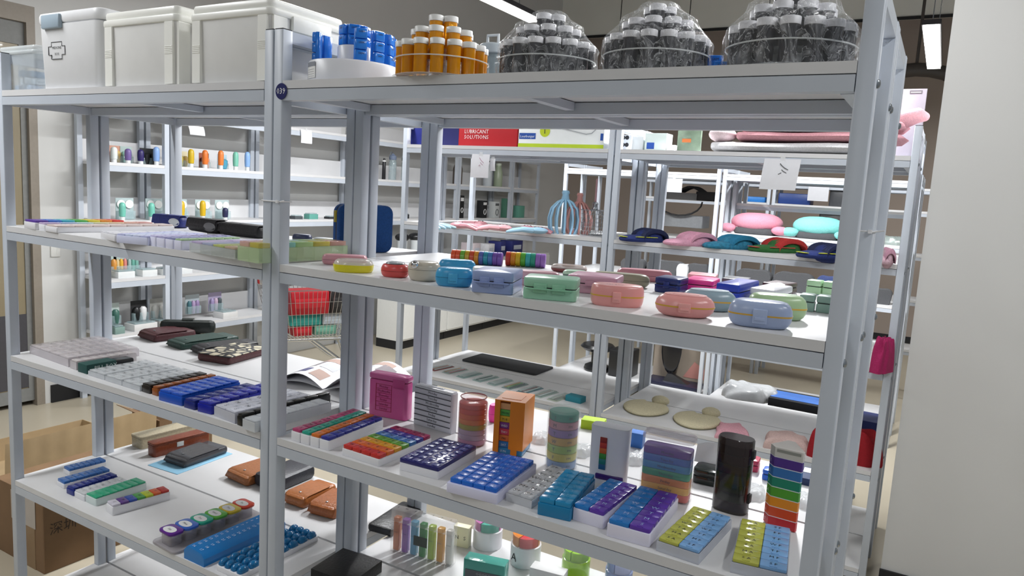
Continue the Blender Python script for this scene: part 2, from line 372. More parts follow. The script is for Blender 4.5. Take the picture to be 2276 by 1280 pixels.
def case(label, fr, z, h, mlow, mtop=None, band=None, e=2.4, split=.5, rnd=.25, latch=None, ls=(.25, .4), wob=0, nw=12, groove=0, handle=None, cat='pill case', name='pill_case', lt=None, yawoff=0):
    loc, rz, w, d = base(*fr[:2], z, None, fr[2]); w *= 1.06; h *= .94
    t = thing(name, label, cat, loc, rz+yawoff); mtop = mtop or mlow; g = .0022 if band else .0008
    hs = h*split
    q = MB(); q.loft(podrings(w, d, e, 0, hs-g/2, False, rnd, wob=wob, nw=nw)); q.build('bottom_shell', mlow, t)
    q = MB(); R = podrings(w, d, e, hs+g/2, h, True, rnd, wob=wob, nw=nw)
    q.loft(R)
    if groove:
        for k in range(groove):
            f = .45+.13*k; q.loft([[(x*f, y*f, h-.0002+zz) for x, y in sell(w, d, e, 32)] for zz in (-.002, .0008-.0004*k)], cap0=False)
    q.build('top_shell', mtop, t)
    q = MB(); q.loft([[(x*1.0+(.0), y, zz) for x, y in sell(w*(1.006 if band else .985), d*(1.006 if band else .985), e, 32, wob, nw)] for zz in (hs-g/2-.0004, hs+g/2+.0004)])
    q.build('seam_band', band or INK, t)
    if latch:
        lw, lh = w*ls[0], h*ls[1]; q = MB(); q.rbox(lw, .006, hs-lh*.6, hs+lh*.5, .002, .0015, 2, 0, -d/2-.0005)
        q.rbox(lw*.7, .002, hs-lh*.35, hs-lh*.1, .0008, .0005, 2, 0, -d/2-.0042)
        q.build('latch', latch, t)
    if handle:
        q = MB(); lw = w*.3; q.tube([(-lw/2, -d/2, hs), (-lw/2, -d/2-.010, hs-.002), (lw/2, -d/2-.010, hs-.002), (lw/2, -d/2, hs)], .0028, 6)
        q.rbox(.006, .006, hs-.008, hs+.008, .002, .001, 2, -lw/2-.006, -d/2-.002); q.rbox(.006, .006, hs-.008, hs+.008, .002, .001, 2, lw/2+.006, -d/2-.002)
        q.build('handle', handle, t)
    if lt:
        q = MB(); q.text(lt, h*.2, T(-w*.05, -d*.1, h+.0006)); q.build('lettering', INK, t, 0)
    return t
def boxcase(label, fr, z, h, m_, mtop=None, r=.008, cat='pill case', name='pill_case', parts=None, split=.55):
    loc, rz, w, d = base(*fr[:2], z, None, fr[2]) if not isinstance(fr[2], tuple) else base(*fr[:2], z, fr[2])
    t = thing(name, label, cat, loc, rz); q = MB(); q.rbox(w, d, 0, h*split-.0005, r, .003, 4); q.build('bottom_shell', m_, t)
    q = MB(); q.rbox(w, d, h*split+.0005, h, r, .004, 4); q.build('top_shell', mtop or m_, t)
    q = MB(); q.rbox(w-.004, d-.004, h*split-.001, h*split+.001, r, .0002, 4); q.build('seam_band', INK, t)
    if parts: parts(t, w, d, h)
    return t
def latchparts(m_, n=2):
    def f(t, w, d, h):
        for k in range(n):
            x = (k-(n-1)/2)*w*.34; q = MB(); q.rbox(w*.24, .005, h*.32, h*.74, .0015, .001, 2, x, -d/2-.0015)
            q.rbox(w*.16, .003, h*.44, h*.62, .001, .0008, 2, x, -d/2-.004); q.build('latch', m_, t)
        q = MB(); q.tube([(-w*.42, -d/2, h*.5), (-w*.42, -d/2-.007, h*.5), (w*.42, -d/2-.007, h*.5), (w*.42, -d/2, h*.5)], .0018, 6); q.build('handle', m_, t)
    return f

# ================================================================= shelf Z3, right front: flat organizers
W_ = pl('e6e6ea', .3)
# four strips
c4 = [pl('b0416f', .3), pl('1f9c86', .3), pl('cf6d24', .3), pl('28308f', .3)]
xs = [646, 667, 688, 709, 732]; ys = [978, 984.5, 990.5, 996.5, 1003]
for k in range(4):
    organizer('long white pill strip with %s lids, %s of four lying side by side' % (['raspberry', 'teal', 'orange', 'navy'][k], ['leftmost', 'second', 'third', 'rightmost'][k]),
              ((xs[k], ys[k]), (xs[k+1]-1, ys[k+1]-.3), (857-(3-k)*38, 954-(3-k)*11.5)), Z3, .036, 1, 7, lambda i, j, k=k: c4[k], W_, .008, lambda i, j: DAYS[j], .5, group='seven day strips with coloured lids')
rb = [pl('c4302b', .3), pl('d9641f', .3), pl('d89a1a', .3), pl('5d9a2c', .3), pl('2e6fae', .3), pl('2b3591', .3), pl('a02e5c', .3)]
organizer('rainbow lidded pill tray in a white box between the four strips and the navy grid', ((759, 1011), (842, 1038), (947, 985)), Z3, .030, 4, 7, lambda i, j: rb[j], W_, .010, lambda i, j: 'MNEB'[i], .4)
organizer('navy lattice-lidded pill tray in a white box', ((887, 1044), (973, 1067), (1062, 1017)), Z3, .034, 4, 7, lambda i, j: pl('5b5f98', .2), W_, .012, lambda i, j: 'SMTWTFS'[j], .3, ink=pap('cfd2e6'), gap=.0075, frame=pl('25256a', .2))
t = organizer('large royal blue month pill tray on a lilac white base with yellow corner', ((991, 1093), (1104, 1122), (1208, 1054)), Z3, .036, 4, 8, lambda i, j: pl('1a68cc', .25), pl('dcdcf4', .3), .011, lambda i, j: str(i+j*4+1), .42, ink=pap('9cc4ee'), gap=.0006, margin=.006, puff=.001)
q = MB(); q.rbox(.012, .03, .014, .034, .004, .002, 2, -.062, -.05); q.build('clip', pl('e8c41a'), t)
TXT2 = lambda i, j: DAYS[j]+' '+'AP'[i % 2]
organizer('clear two row pill tray with black lettering, between the royal blue and teal trays', ((1124, 1113), (1181, 1131), (1262, 1062)), Z3, .026, 2, 7, lambda i, j: cl('eef0f2', .35), cl('eceef2', .4), .006, lambda i, j: DAYS[j]+'+', .6, tray_=True)
organizer('all teal blue pill box with two bulging rows', ((1193, 1143), (1267, 1160), (1328, 1090)), Z3, .042, 2, 7, lambda i, j: pl('1f8abc', .2), pl('1b7fb0', .25, .93), .012, lambda i, j: DAYS[j], .5, ink=pap('4f9dc0'), puff=.002)
for lab, fr in [('smaller white pill tray with blue and purple lids, beside the teal pill box', ((1271, 1155), (1340, 1177), (1400, 1108))), ('larger deep white pill tray with blue and purple lids, under the rainbow tower', ((1347, 1191), (1443, 1218), (1519, 1136)))]:
    organizer(lab, fr, Z3, .040, 2, 7, lambda i, j: [pl('1f78c4', .2), pl('5c35a4', .2)][i], pl('e2e0f0', .3), .010, lambda i, j: DAYS[j], .5, ink=pap('9fb4e0'), group='white trays with blue and purple lids', puff=.001)
YB = [pl('b3b552', .15), pl('7aa8d8', .15)]
for lab, fr in [('yellow and blue lidded clear pill tray by the dark oval tower', ((1458, 1224), (1552, 1256), (1640, 1180))), ('yellow and blue lidded clear pill tray at the right rack post', ((1622, 1272), (1748, 1302), (1788, 1208)))]:
    organizer(lab, fr, Z3, .030, 2, 7, lambda i, j: YB[i], cl('e4e8f2', .5), .007, lambda i, j: '%s %s' % (DAYS[j], ['☀', '☾'][i] if False else 'AP'[i]), .42, tray_=True, group='clear trays with yellow and blue lids', puff=.002)

# ------------------------------------------------ shelf Z3, right: standing pill towers
def stand(name, label, fr, z, cat='pill tower', depth=None):
    loc, rz, w, d = base(fr[0], fr[1], z, fr[2] if isinstance(fr[2], tuple) else None, depth or (fr[2] if not isinstance(fr[2], tuple) else 0))
    return thing(name, label, cat, loc, rz), w, d
t, w, d = stand('pill_flask', 'pink translucent standing pill box with red lined list on its front', ((817, 921), (901, 938), .045), Z3)
h = .142; q = MB(); q.rbox(w, d, 0, h*.86, .012, .005, 4); q.build('body', pl('d35a9c', .2, .93), t)
q = MB(); q.rbox(w*1.02, d*1.03, h*.87, h, .012, .005, 4); q.build('lid', pl('d569a4', .2, .95), t)
q = MB(); q.rbox(w*.3, .006, h*.74, h*.93, .003, .002, 3, w*.3, -d/2-.002); q.build('latch', pl('c24e8c', .2), t)
q = MB()
for k in range(7): z0 = .022+k*.0145; q.box(-w*.3, w*.12, -d/2-.0008, -d/2, z0, z0+.0012)
q.box(-w*.3, -w*.285, -d/2-.0008, -d/2, .022, .110); q.box(w*.11, w*.12, -d/2-.0008, -d/2, .022, .110)
o = q.build('printed_frame', pl('a01f45'), t, 0)
q = MB()
for k, s_ in enumerate(['Sunday', 'Saturday', 'Friday', 'Thursday', 'Wednesday', 'Monday']): q.text(s_, .0105, T(-w*.09, -d/2-.001, .030+k*.0145, 0, PI/2))
q.build('lettering', pl('7c1634'), t, 0)
t, w, d = stand('pill_tower', 'clear and white seven drawer pill box with black day labels', ((906, 946), (991, 971), (1013, 953)), Z3)
h = .130; q = MB(); d = .028; q.rbox(w, max(d, .028), 0, h*.97, .004, .002); q.build('body', pl('dfe0e8', .25, .92), t)
q = MB(); q.rbox(w*.96, d*.96, h*.97, h, .004, .001); q.rbox(w*.4, d*.3, h, h+.004, .002, .001); q.build('lid', cl('e8eaee', .5), t)
for k, s_ in enumerate(['Sunday', 'Saturday', 'Friday', 'Thursday', 'Wednesday', 'Tuesday', 'Monday']):
    z0 = .004+k*h*.132; q = MB(); q.rbox(w*.94, .004, z0, z0+h*.122, .002, .001, 2, 0, -d/2-.001); dr = q.build('drawer', pl('d2d4de', .25), t)
    q = MB(); q.box(-w*.47, w*.47, -d/2-.0038, -d/2-.003, z0+h*.110, z0+h*.124); q.text(s_, .0115, T(0, -d/2-.0036, z0+h*.06, 0, PI/2)); q.build('lettering', INK, dr, 0)
def center(px, py, z):
    p = onz(px, py, z); return p
# rainbow can
p0 = onz(1013, 986, Z3); p1 = onz(1077, 996, Z3); rr = (p1-p0).length/2; c = (p0+p1)/2
t = thing('pill_can', 'round clear can tower with rainbow pink to lilac compartments and domed rim', 'pill tower', (c.x-rr*.25, c.y+rr*.55, Z3))
H = .142; cols = ['a884b4', '9aa4c8', 'a3a9c9', '8cae3e', 'd98a3c', 'd9703c', 'd4584a', 'cf6a66']
for k in range(8):
    q = MB(); z0 = .004+k*H*.108; q.lathe([(rr*.9, z0), (rr*.93, z0+.002), (rr*.93, z0+H*.1), (rr*.9, z0+H*.106)], 24); q.build('compartment', pl(cols[k], .2, .95), t)
q = MB(); q.lathe([(rr*.9, 0), (rr, .006), (rr, H*.86), (rr*.86, H*.95), (rr*.86, H), (rr*.8, H), (rr*.8, H*.96), (rr*.1, H*.955)], 28); q.build('can_shell', cl('e9a7a4', .28), t)
q = MB(); q.tube([(rr*.86*math.cos(a*PI/12), rr*.86*math.sin(a*PI/12), H) for a in range(24)], .0016, 6, True); q.build('rim', cl('b04a4a', .8), t)
# orange box
t, w, d = stand('pill_pack', 'bright orange carton holding a striped pill tower behind its cut-out', ((1094, 1008), (1160, 1019), (1186, 994)), Z3, 'box')
h = .158; og = pl('e2821a', .4); q = MB(); q.box(-w/2, -w/2+w*.18, -d/2, d/2, 0, h); q.build('carton_side', og, t, 0)
q = MB(); q.box(w*.02, w/2, -d/2, d/2, .02, h); q.box(w*.1, w*.3, -d/2, d/2, 0, .02); q.build('carton_face', og, t, 0)
q = MB(); q.box(-w/2, w/2, -d/2, d/2, h, h+.003); q.box(-w*.34, w*.3, -d*.3, d*.2, h+.003, h+.004); q.build('carton_top', og, t, 0)
for k, c_ in enumerate(['2f7fb4', '2a6aa8', 'd0662a', 'c9344f', '7a2f7e', 'd0a41f', '58a344', 'd9a06a']):
    q = MB(); z0 = .003+k*h*.118; q.rbox(w*.94, d*.9, z0, z0+h*.112, .004, .001, 3); o = q.build('compartment', pl(c_, .3), t)
    if k < 7: q = MB(); q.text(['SUN', 'SAT', 'FRI', 'THU', 'WED', 'TUE', 'MON'][k], .009, T(-w*.16, -d*.45-.0006, z0+h*.05, 0, PI/2)); q.build('lettering', pap('dddddd') if k in (0, 1, 3, 4) else INK, o, 0)
# round tower
def roundtower(label, cx, y0, r_px, hh, cols_, rx=1, shell=cl('e6ecec', .25), letters='SFTWTMSU'):
    p0 = onz(cx-r_px, y0, Z3); p1 = onz(cx+r_px, y0+r_px*.28, Z3); r = (p1-p0).length/2; c = (p0+p1)/2
    t = thing('pill_tower', label, 'pill tower', (c.x-r*.35, c.y+r*.6, Z3)); n = len(cols_); s_ = (hh-.01)/n
    for k, c_ in enumerate(cols_):
        q = MB(); z0 = .003+k*s_; q.lathe([(r*.88, z0), (r*.92, z0+.002), (r*.92, z0+s_*.86), (r*.88, z0+s_*.95)], 24); o = q.build('compartment', pl(c_, .2, .93), t)
        q = MB(); al = -1.0
        q.text(letters[k % len(letters)], s_*.62, T(r*.95*math.cos(al-.7), r*.95*math.sin(al-.7), z0+s_*.48, al-.7+PI/2, PI/2)); q.text('PM', s_*.42, T(r*.95*math.cos(al+.35), r*.95*math.sin(al+.35), z0+s_*.48, al+.35+PI/2, PI/2)); q.build('lettering', INK, o, 0)
    q = MB(); q.lathe([(r*.95, 0), (r, .003), (r, hh-.006), (r*.93, hh), (0.001, hh)], 28, cap=False); q.build('shell', shell, t)
    return t
roundtower('round clear tower of seven stacked day cups, teal on top to blue at the bottom', 1248, 1040, 36, .166, ['7a9cd0', 'd2c43a', 'a3c244', 'd8a83a', '9a6fb0', 'd08a98', '2f9a80'])
# white dispenser
t, w, d = stand('pill_dispenser', 'white curved pill dispenser with a rainbow slot window', ((1303, 1068), (1388, 1087), .045), Z3)
h = .152; ring = [(w/2*math.cos(a), d/2*math.sin(a)*(.9 if math.sin(a) > 0 else 1.25)) for a in [2*PI*k/36 for k in range(36)]]
sq = sell(w, d, 4, 40)
q = MB(); q.loft([[(x*(.95+.05*zz/h), y, zz) for x, y in sq] for zz in (0, h)]); q.build('body', pl('dcdde6', .35), t)
q = MB(); q.loft([[(x*f, y*f, zz) for x, y in sq] for zz, f in ((h, 1), (h+.002, .97))]); q.build('lid', pl('c9cbd2', .35), t)
for k, c_ in enumerate(['2d5f8c', '2c7a78', '3f8a3a', 'c85f28', 'b8352c', '8f2a24']):
    q = MB(); z0 = .040+k*.0145; q.rbox(w*.18, .003, z0, z0+.0142, .001 if 0 < k < 5 else .006, .0004, 3, -w*.12, -d/2-.0012); q.build('slot_window', pl(c_, .2), t)
q = MB(); q.rbox(w*.72, .008, .012, .028, .003, .004, 4, w*.08, -d/2+.001); q.build('chute', pl('3a1f6e', .2), t)
# rainbow clear tower
t, w, d = stand('pill_tower', 'broad clear pill tower with purple to red stacked trays', ((1416, 1100), (1529, 1126), .055), Z3)
h = .152; cs = ['c84a3a', 'd9a23a', 'd9803a', '2f9a72', '3a8fc4', '3f6fc0', '6a3f9c']
for k, c_ in enumerate(cs):
    z0 = .004+k*h*.122; q = MB(); q.rbox(w*.94, d*.9, z0, z0+h*.117, .012, .001, 4); o = q.build('compartment', pl(c_, .25, .94), t)
    q = MB(); q.text(['Sunday', 'Saturday', 'Friday', 'Thursday', 'Wednesday', 'Tuesday', 'Monday'][k], .010, T(w*.02, -d*.45-.0008, z0+h*.055, 0, PI/2)); q.build('lettering', INK if k < 3 else pl('2a2a55'), o, 0)
q = MB(); q.rbox(w, d, 0, h, .014, .002, 4); q.build('shell', cl('e8e4ea', .16), t)
q = MB(); q.rbox(w*1.01, d*1.02, h, h+.016, .014, .004, 4); q.build('lid', cl('dcd2da', .4), t)
# dark oval tower
t, w, d = stand('pill_tower', 'tall smoky black oval pill tower with side clasps', ((1577, 1130), (1650, 1152), .060), Z3)
h = .186; q = MB(); e_ = sell(w*1.06, d, 2.6, 36)
q.loft([[(x*f, y*f, zz) for x, y in e_] for zz, f in ((0, .95), (.004, 1), (h-.004, 1), (h, .94))]); q.build('shell', mat('smoky_plastic', hexc('241d1b'), .12, alpha=.86, spec=.7), t)
for k, c_ in enumerate(['3a4aa0', '2f8a7a', '3fa04a', '8aa030', 'b08030', 'a04a30', '8a2a2a']):
    q = MB(); z0 = .006+k*.0235; q.loft([[(x*.9, y*.9, zz) for x, y in e_] for zz in (z0, z0+.021)]); q.build('compartment', pl(c_, .3), t)
for zz in (.03, .14): q = MB(); q.rbox(.008, .02, zz, zz+.022, .002, .002, 2, w*.53, 0); q.build('clasp', BLACK, t)
# triangular tower
p = onz(1728, 1174, Z3); c = (p.x, p.y+.03, Z3)
t = thing('pill_tower', 'three sided tower of numbered drawers 1 to 7, purple on top to red below', 'pill tower', c, -.05); t.scale = (1, 1, 1.12)
h = .172; tri = lambda s: [(-.036*s, -.012*s), (-.022*s, -.030*s), (.040*s, -.030*s), (.042*s, -.022*s), (.006*s, .042*s), (-.010*s, .042*s)]
for k, c_ in enumerate(['b8232c', 'cf4a22', 'e08a1c', '4d9a2c', '128066', '2f6cae', '4b2a84']):
    z0 = .002+k*.0215; q = MB(); q.prism(tri(1), z0, z0+.0198); o = q.build('drawer', pl(c_, .3), t, 0)
    q = MB(); q.text(str(7-k), .011, T(-.031, -.0232, z0+.010, -.91, PI/2)); q.build('lettering', pap('dfe6ea'), o, 0)
    q = MB(); q.prism(tri(.995), z0+.0198, z0+.0215); q.build('divider', pap('dcdce2'), t, 0)
q = MB(); q.prism(tri(1.01), .1525, h); q.build('cap', cl('dcd8d2', .85), t, 0)
q = MB(); q.box(-.018, .036, -.0308, -.0303, .163, .169); q.build('price_label', pap('8f8f88'), t, 0)
# ================================================================= shelf Z2, right: pill cases
P2 = lambda h: pl(h, .28)
GOLD = pl('d2a53c', .3)
case('flat dusty pink oblong case, leftmost on the shelf beside the badge post', ((716, 588), (812, 592), .06), Z2, .030, P2('d79aa4'), e=4, rnd=.12)
loc, rz, w, d = base((736, 605), (828, 609), Z2, None, .075)
t = thing('pill_case', 'clear domed box on a bright yellow base at the shelf front', 'pill case', loc, rz)
q = MB(); q.loft(podrings(w, d, 2.6, 0, .020, False, .12)); q.build('bottom_shell', P2('e3da2e'), t)
q = MB(); q.loft(podrings(w*.97, d*.97, 2.6, .0205, .034, True, .3)); q.build('top_shell', cl('e6e2dc', .5), t)
case('coral red round case with a grey centre on its lid', ((840, 615), (896, 620), .06), Z2, .036, P2('d2504c'), e=2.3, rnd=.25)
loc, rz, w, d = base((840, 615), (896, 620), Z2, None, .06)
q = MB(); q.loft([[(x*f, y*f, zz) for x, y in sell(w, d, 2.3)] for zz, f in ((.0, .72), (.003, .66), (.004, .5))]); o = q.build('lid_inset', P2('8d9397'), bpy.data.objects['pill_case.002']); o.location = (0, 0, .0352)
t = case('round ivory case with a silver ball knob', ((900, 624), (968, 629), .075), Z2, .052, P2('cbc3b2'), e=2.2, rnd=.3, split=.6)
q = MB(); q.ell(.011, .011, .011, (-.016, -.034, .043), 14, 8); q.build('knob', mat('chrome', (.8, .8, .82), .12, metal=1), t)
case('sky blue oval case behind another of the same blue', ((976, 606), (1054, 610), .05), Z2, .040, P2('3fa0d2'), e=2.6, rnd=.25)
case('sky blue oval case with a square latch, in the front row', ((966, 636), (1046, 641), .055), Z2, .048, P2('3fa0d2'), e=2.8, rnd=.22, latch=P2('4aa9d8'), ls=(.25, .5))
boxcase('white flat case behind the periwinkle box', ((1048, 622), (1130, 627), .06), Z2, .034, P2('d9e4e6'), r=.02)
boxcase('periwinkle blue rectangular case with two hinged clasps', ((1046, 649), (1138, 657), (1163, 643)), Z2, .052, P2('93a4d0'), parts=latchparts(P2('8697c8')), r=.009)
case('pale pink flat oblong case behind the mint box', ((1124, 632), (1240, 640), .05), Z2, .040, P2('d5a7b0'), e=4, rnd=.15)
boxcase('mint green rectangular case with two clasps and raised handle', ((1160, 663), (1280, 673), (1296, 662)), Z2, .050, P2('96c9ac'), parts=latchparts(P2('88bf9f')), r=.014)
boxcase('mauve ribbed rectangular case behind the mint and salmon cases', ((1258, 648), (1368, 659), (1386, 648)), Z2, .044, P2('c795aa'), parts=latchparts(P2('bb889d'), 1), r=.009)
case('olive green flat oblong case with an open seam', ((1312, 632), (1438, 643), .05), Z2, .038, P2('a3a088'), e=3.6, rnd=.25, split=.52)
case('long rose pink oblong case behind the olive one', ((1374, 622), (1492, 630), .05), Z2, .036, P2('c98b95'), e=3.6, rnd=.2)
case('dark teal flat case with pale green lid half hidden behind the mauve box', ((1250, 618), (1304, 622), .05), Z2, .024, P2('5d7a70'), P2('b9d8c0'), e=3)
case('clear case with a dark red inside, behind the mauve box', ((1224, 604), (1300, 610), .05), Z2, .026, P2('8a4a4a'), cl('e8d4cc', .55), e=3)
case('salmon scalloped drum case with gold band and small print on the lid', ((1313, 679), (1426, 688), .075), Z2, .050, P2('e19a96'), e=2.4, rnd=.1, band=GOLD, latch=P2('e6a29d'), ls=(.16, .45), wob=.012, nw=22, lt='PILL BOX')
case('salmon oval shell case with grooved lid and gold band', ((1456, 703), (1584, 715), .08), Z2, .050, P2('e39c98'), e=2.2, rnd=.45, band=GOLD, latch=P2('e8a5a0'), ls=(.2, .38), groove=3)
case('grey blue oval shell case with grooved lid, behind the salmon ones', ((1520, 690), (1636, 699), .07), Z2, .050, P2('8fa6b2'), e=2.2, rnd=.45, band=GOLD, groove=3)
case('pale blue oblong case with gold band, nearest on the shelf', ((1618, 724), (1756, 739), .075), Z2, .056, P2('a3b2d2'), e=3.2, rnd=.3, band=GOLD, latch=P2('a9b8d8'), ls=(.22, .5))
case('pale green oblong case with yellow band behind the pale blue one', ((1668, 708), (1794, 718), .07), Z2, .056, P2('a3bf93'), e=3.2, rnd=.3, band=GOLD, latch=P2('98b488'), ls=(.2, .5))
boxcase('navy blue octagonal case beside the hot pink one', ((1452, 648), (1508, 655), (1524, 648)), Z2, .040, P2('1b2a66'), r=.010, parts=latchparts(P2('1d2e70'), 1))
boxcase('hot pink lidded case with clear rim, under the pale pink one', ((1520, 646), (1584, 653), (1602, 645)), Z2, .034, P2('ea3a92'), r=.008)
boxcase('pale pink flat case lying behind the hot pink one', ((1526, 634), (1590, 640), (1600, 634)), Z2, .034, P2('e7a3ab'), r=.008)
boxcase('dark grey two part case beside the bright blue one', ((1602, 640), (1658, 646), (1673, 640)), Z2, .030, P2('5a5d62'), r=.004)
boxcase('bright royal blue case with white print on the side', ((1588, 668), (1640, 675), (1672, 660)), Z2, .046, P2('1f3bb0'), r=.006)
boxcase('white translucent twin case beside the royal blue one', ((1662, 674), (1720, 682), (1745, 668)), Z2, .040, P2('d9dbe2'), r=.008)
boxcase('maroon black small box with white numbers on its side', ((1692, 650), (1744, 657), (1760, 650)), Z2, .030, P2('4a3238'), r=.003)
for k, (lb, fr, c) in enumerate([('light green square box half at the back beside the right post', ((1790, 652), (1822, 656), .04), 'b4dcb0'), ('light green square box touching the right post', ((1826, 656), (1858, 660), .04), 'b4dcb0'),
        ('sage green square box, left one in front by the right post', ((1774, 690), (1808, 694), .045), '8aa89c'), ('sage green square box, right one in front by the right post', ((1812, 694), (1846, 698), .045), '8aa89c')]):
    boxcase(lb, fr, Z2, .040, P2(c), r=.003)
# behind on the back rack's Z2 shelf: tubes of stacked rings, clear boxes, pouch
def ringtube(label, p0, p1, cols, r):
    a = onz(*p0, Z2); b = onz(*p1, Z2); v = b-a; L = v.length; rz = math.atan2(v.y, v.x)
    t = thing('pill_tube', label, 'pill tube', (a.x, a.y, Z2), rz); n = len(cols); s_ = L/n
    for k, c in enumerate(cols):
        q = MB(); q.lathe([(r*.93, k*s_), (r, k*s_+.001), (r, (k+.9)*s_), (r*.93, (k+.98)*s_)], 20, M=T(0, 0, r, 0, 0, PI/2)); q.build('ring_section', P2(c), t)
    return t
ringtube('lying tube of rainbow ring compartments, orange end to the left', (1004, 584), (1116, 592), ['e2562c', 'e2562c', '6fae3a', 'c8a32a', 'cc4a2a', 'd9902a', '5a6ab4', '2f9ab0', '4a7fc0', '7a55b0', '7a55b0'], .022)
ringtube('shorter lying tube of rainbow rings, red end to purple end', (1124, 590), (1212, 596), ['c8402c', 'dc8a20', 'd8b420', '5aae38', '3fb0b0', '2a9a80', '9a6fc0', '9a6fc0'], .023)
def pouch(label, pa, pb, z, h, d, m_, m2=None):
    a = onz(*pa, z); b = onz(*pb, z); v = b-a; w = v.length; rz = math.atan2(v.y, v.x); n = Vector((-math.sin(rz), math.cos(rz), 0)); c = (a+b)/2+n*d/2
    t = thing('insulated_pouch', label, 'pouch', (c.x, c.y, z), rz)
    for k, (y, mm) in enumerate([(-d*.27, m_), (d*.27, m_)]):
        q = MB(); q.loft([[(x, y+yy, zz+h/2) for x, zz in rrect(w*f, h*f, .03, 5)] for yy, f in ((-d*.22, .96), (-d*.14, 1), (d*.14, 1), (d*.22, .98))]); q.build('shell', mm, t)
    q = MB(); q.loft([[(x, yy, zz+h/2) for x, zz in rrect(w*.99, h*.99, .03, 5)] for yy in (-d*.06, d*.06)]); q.build('zip_band', m2 or BLACK, t)
    q = MB(); q.rbox(.012, .004, h*.62, h*.86, .002, .001, 2, -w/2-.002, -d*.05, M=None); q.build('zip_tab', P2('d8c24a'), t)
    return t
pouch('tall blue zipped pouch with black sides standing behind the middle posts', (752, 562), (872, 562), Z2, .165, .06, fab('1c4a86'))
# ================================================================= top shelf, left bay
IV = pl('f2f2ec', .35); IVB = pl('e6e6e4', .4); IW = pl('e6e7e9', .4)
def onshelfY(px, py, Y): return onY(px, py, Y)
def lidbox(label, pxl, pxr, ytop, Y, D, zb, body, lid, lip=.012, ribs=True, name='storage_box', py=190):
    a = onY(pxl, py, Y); b = onY(pxr, py, Y); w = b.x-a.x; h = onY((pxl+pxr)/2, ytop, Y).z-zb
    t = thing(name, label, 'storage box', ((a.x+b.x)/2, Y+D/2, zb))
    q = MB(); q.loft([[(x*f, y*f, z) for x, y in rrect(w-2*lip*.6, D-2*lip*.6, .012, 4)] for z, f in ((0, .96), (.004, .975), (h*.80, 1))]); q.build('body', body, t)
    lh = h*.17; q = MB(); q.rbox(w, D, h*.80, h*.80+lh*.55, .022, .006, 5); q.rbox(w-.012, D-.012, h*.80+lh*.5, h, .02, .008, 5); q.build('lid', lid, t)
    if ribs:
        for sx in (-1, 1):
            q = MB(); q.box(sx*w*.40-w*.05, sx*w*.40+w*.05, -D/2+lip*.3-.003, -D/2+lip*.6+.01, .004, h*.8); c = q.build('corner_panel', lid, t)
            for k in range(5):
                q = MB(); z0 = h*.40+k*h*.022; q.tube([(sx*w*.40-w*.045, -D/2+.0005, z0), (sx*w*.40+w*.045, -D/2+.0005, z0)], .0014, 6); q.build('rib', lid, c)
        q = MB(); q.box(w/2-lip*.6-.004, w/2-lip*.3+.003, -D*.46, -D*.30, .004, h*.8); q.build('corner_panel', lid, t)
        q = MB(); q.rbox(.012, D*.5, h*.66, h*.84, .003, .003, 2, w/2+.002, 0); q.build('side_latch', lid, t)
    return t, w, h
t, w, h = lidbox('small clear plastic box of blue parts at the left end of the top shelf', -8, 76, 100, .03, .2, Z1, cl('dfe6ea', .42), cl('e8eef0', .5), ribs=False)
for k in range(8):
    q = MB(); q.rbox(.03, .05, .006+.028*(k % 3), .03+.028*(k % 3), .004, .003, 2, -w*.3+.028*(k//2), -.03+.02*(k % 2)); q.build('content', pl(['7f97b4', 'b9c6d0', '5f86a8'][k % 3]), t)
a = onY(85, 190, .01); b = onY(222, 190, .01); w = b.x-a.x; h = onY(150, 22, .01).z-Z1
t = thing('medicine_box', 'tall white box with grey blue latch and framed label on its front', 'storage box', ((a.x+b.x)/2, .01+.15, Z1)); D = .30
q = MB(); q.loft([[(x*f, y*f, z) for x, y in rrect(w, D, .035, 6)] for z, f in ((0, .93), (.004, .95), (h*.84, 1))]); q.build('body', IW, t)
q = MB(); q.rbox(w*1.03, D*1.02, h*.845, h, .038, .012, 6); q.build('lid', IW, t)
q = MB(); q.rbox(w*.30, .018, h*.78, h*.96, .006, .005, 3, -w*.22, -D*.5-.004); q.build('latch', pl('9fb0bd', .4), t)
o_ = MB(); pts = [(-.5, .25), (-.32, .25), (-.32, .5), (.32, .5), (.32, .25), (.5, .25), (.5, -.25), (.32, -.25), (.32, -.5), (-.32, -.5), (-.32, -.25), (-.5, -.25)]
o_.tube([(-w*.18+x*w*.27, -D*.492-.0005+.0, h*.5+z*h*.22) for x, z in pts], .0013, 4, True)
o_.text('MEDICINE', .0125, T(-w*.18, -D*.492-.0006, h*.535, 0, PI/2)); o_.text('BOX', .0125, T(-w*.18, -D*.492-.0006, h*.455, 0, PI/2)); o_.build('printed_label', INK, t, 0)
lidbox('medium white lidded storage box between the medicine box and the largest box', 226, 392, 18, .012, .24, Z1, IVB, IV)
lidbox('largest white lidded storage box, beside the middle posts', 418, 600, 2, .012, .30, Z1, IVB, IV)

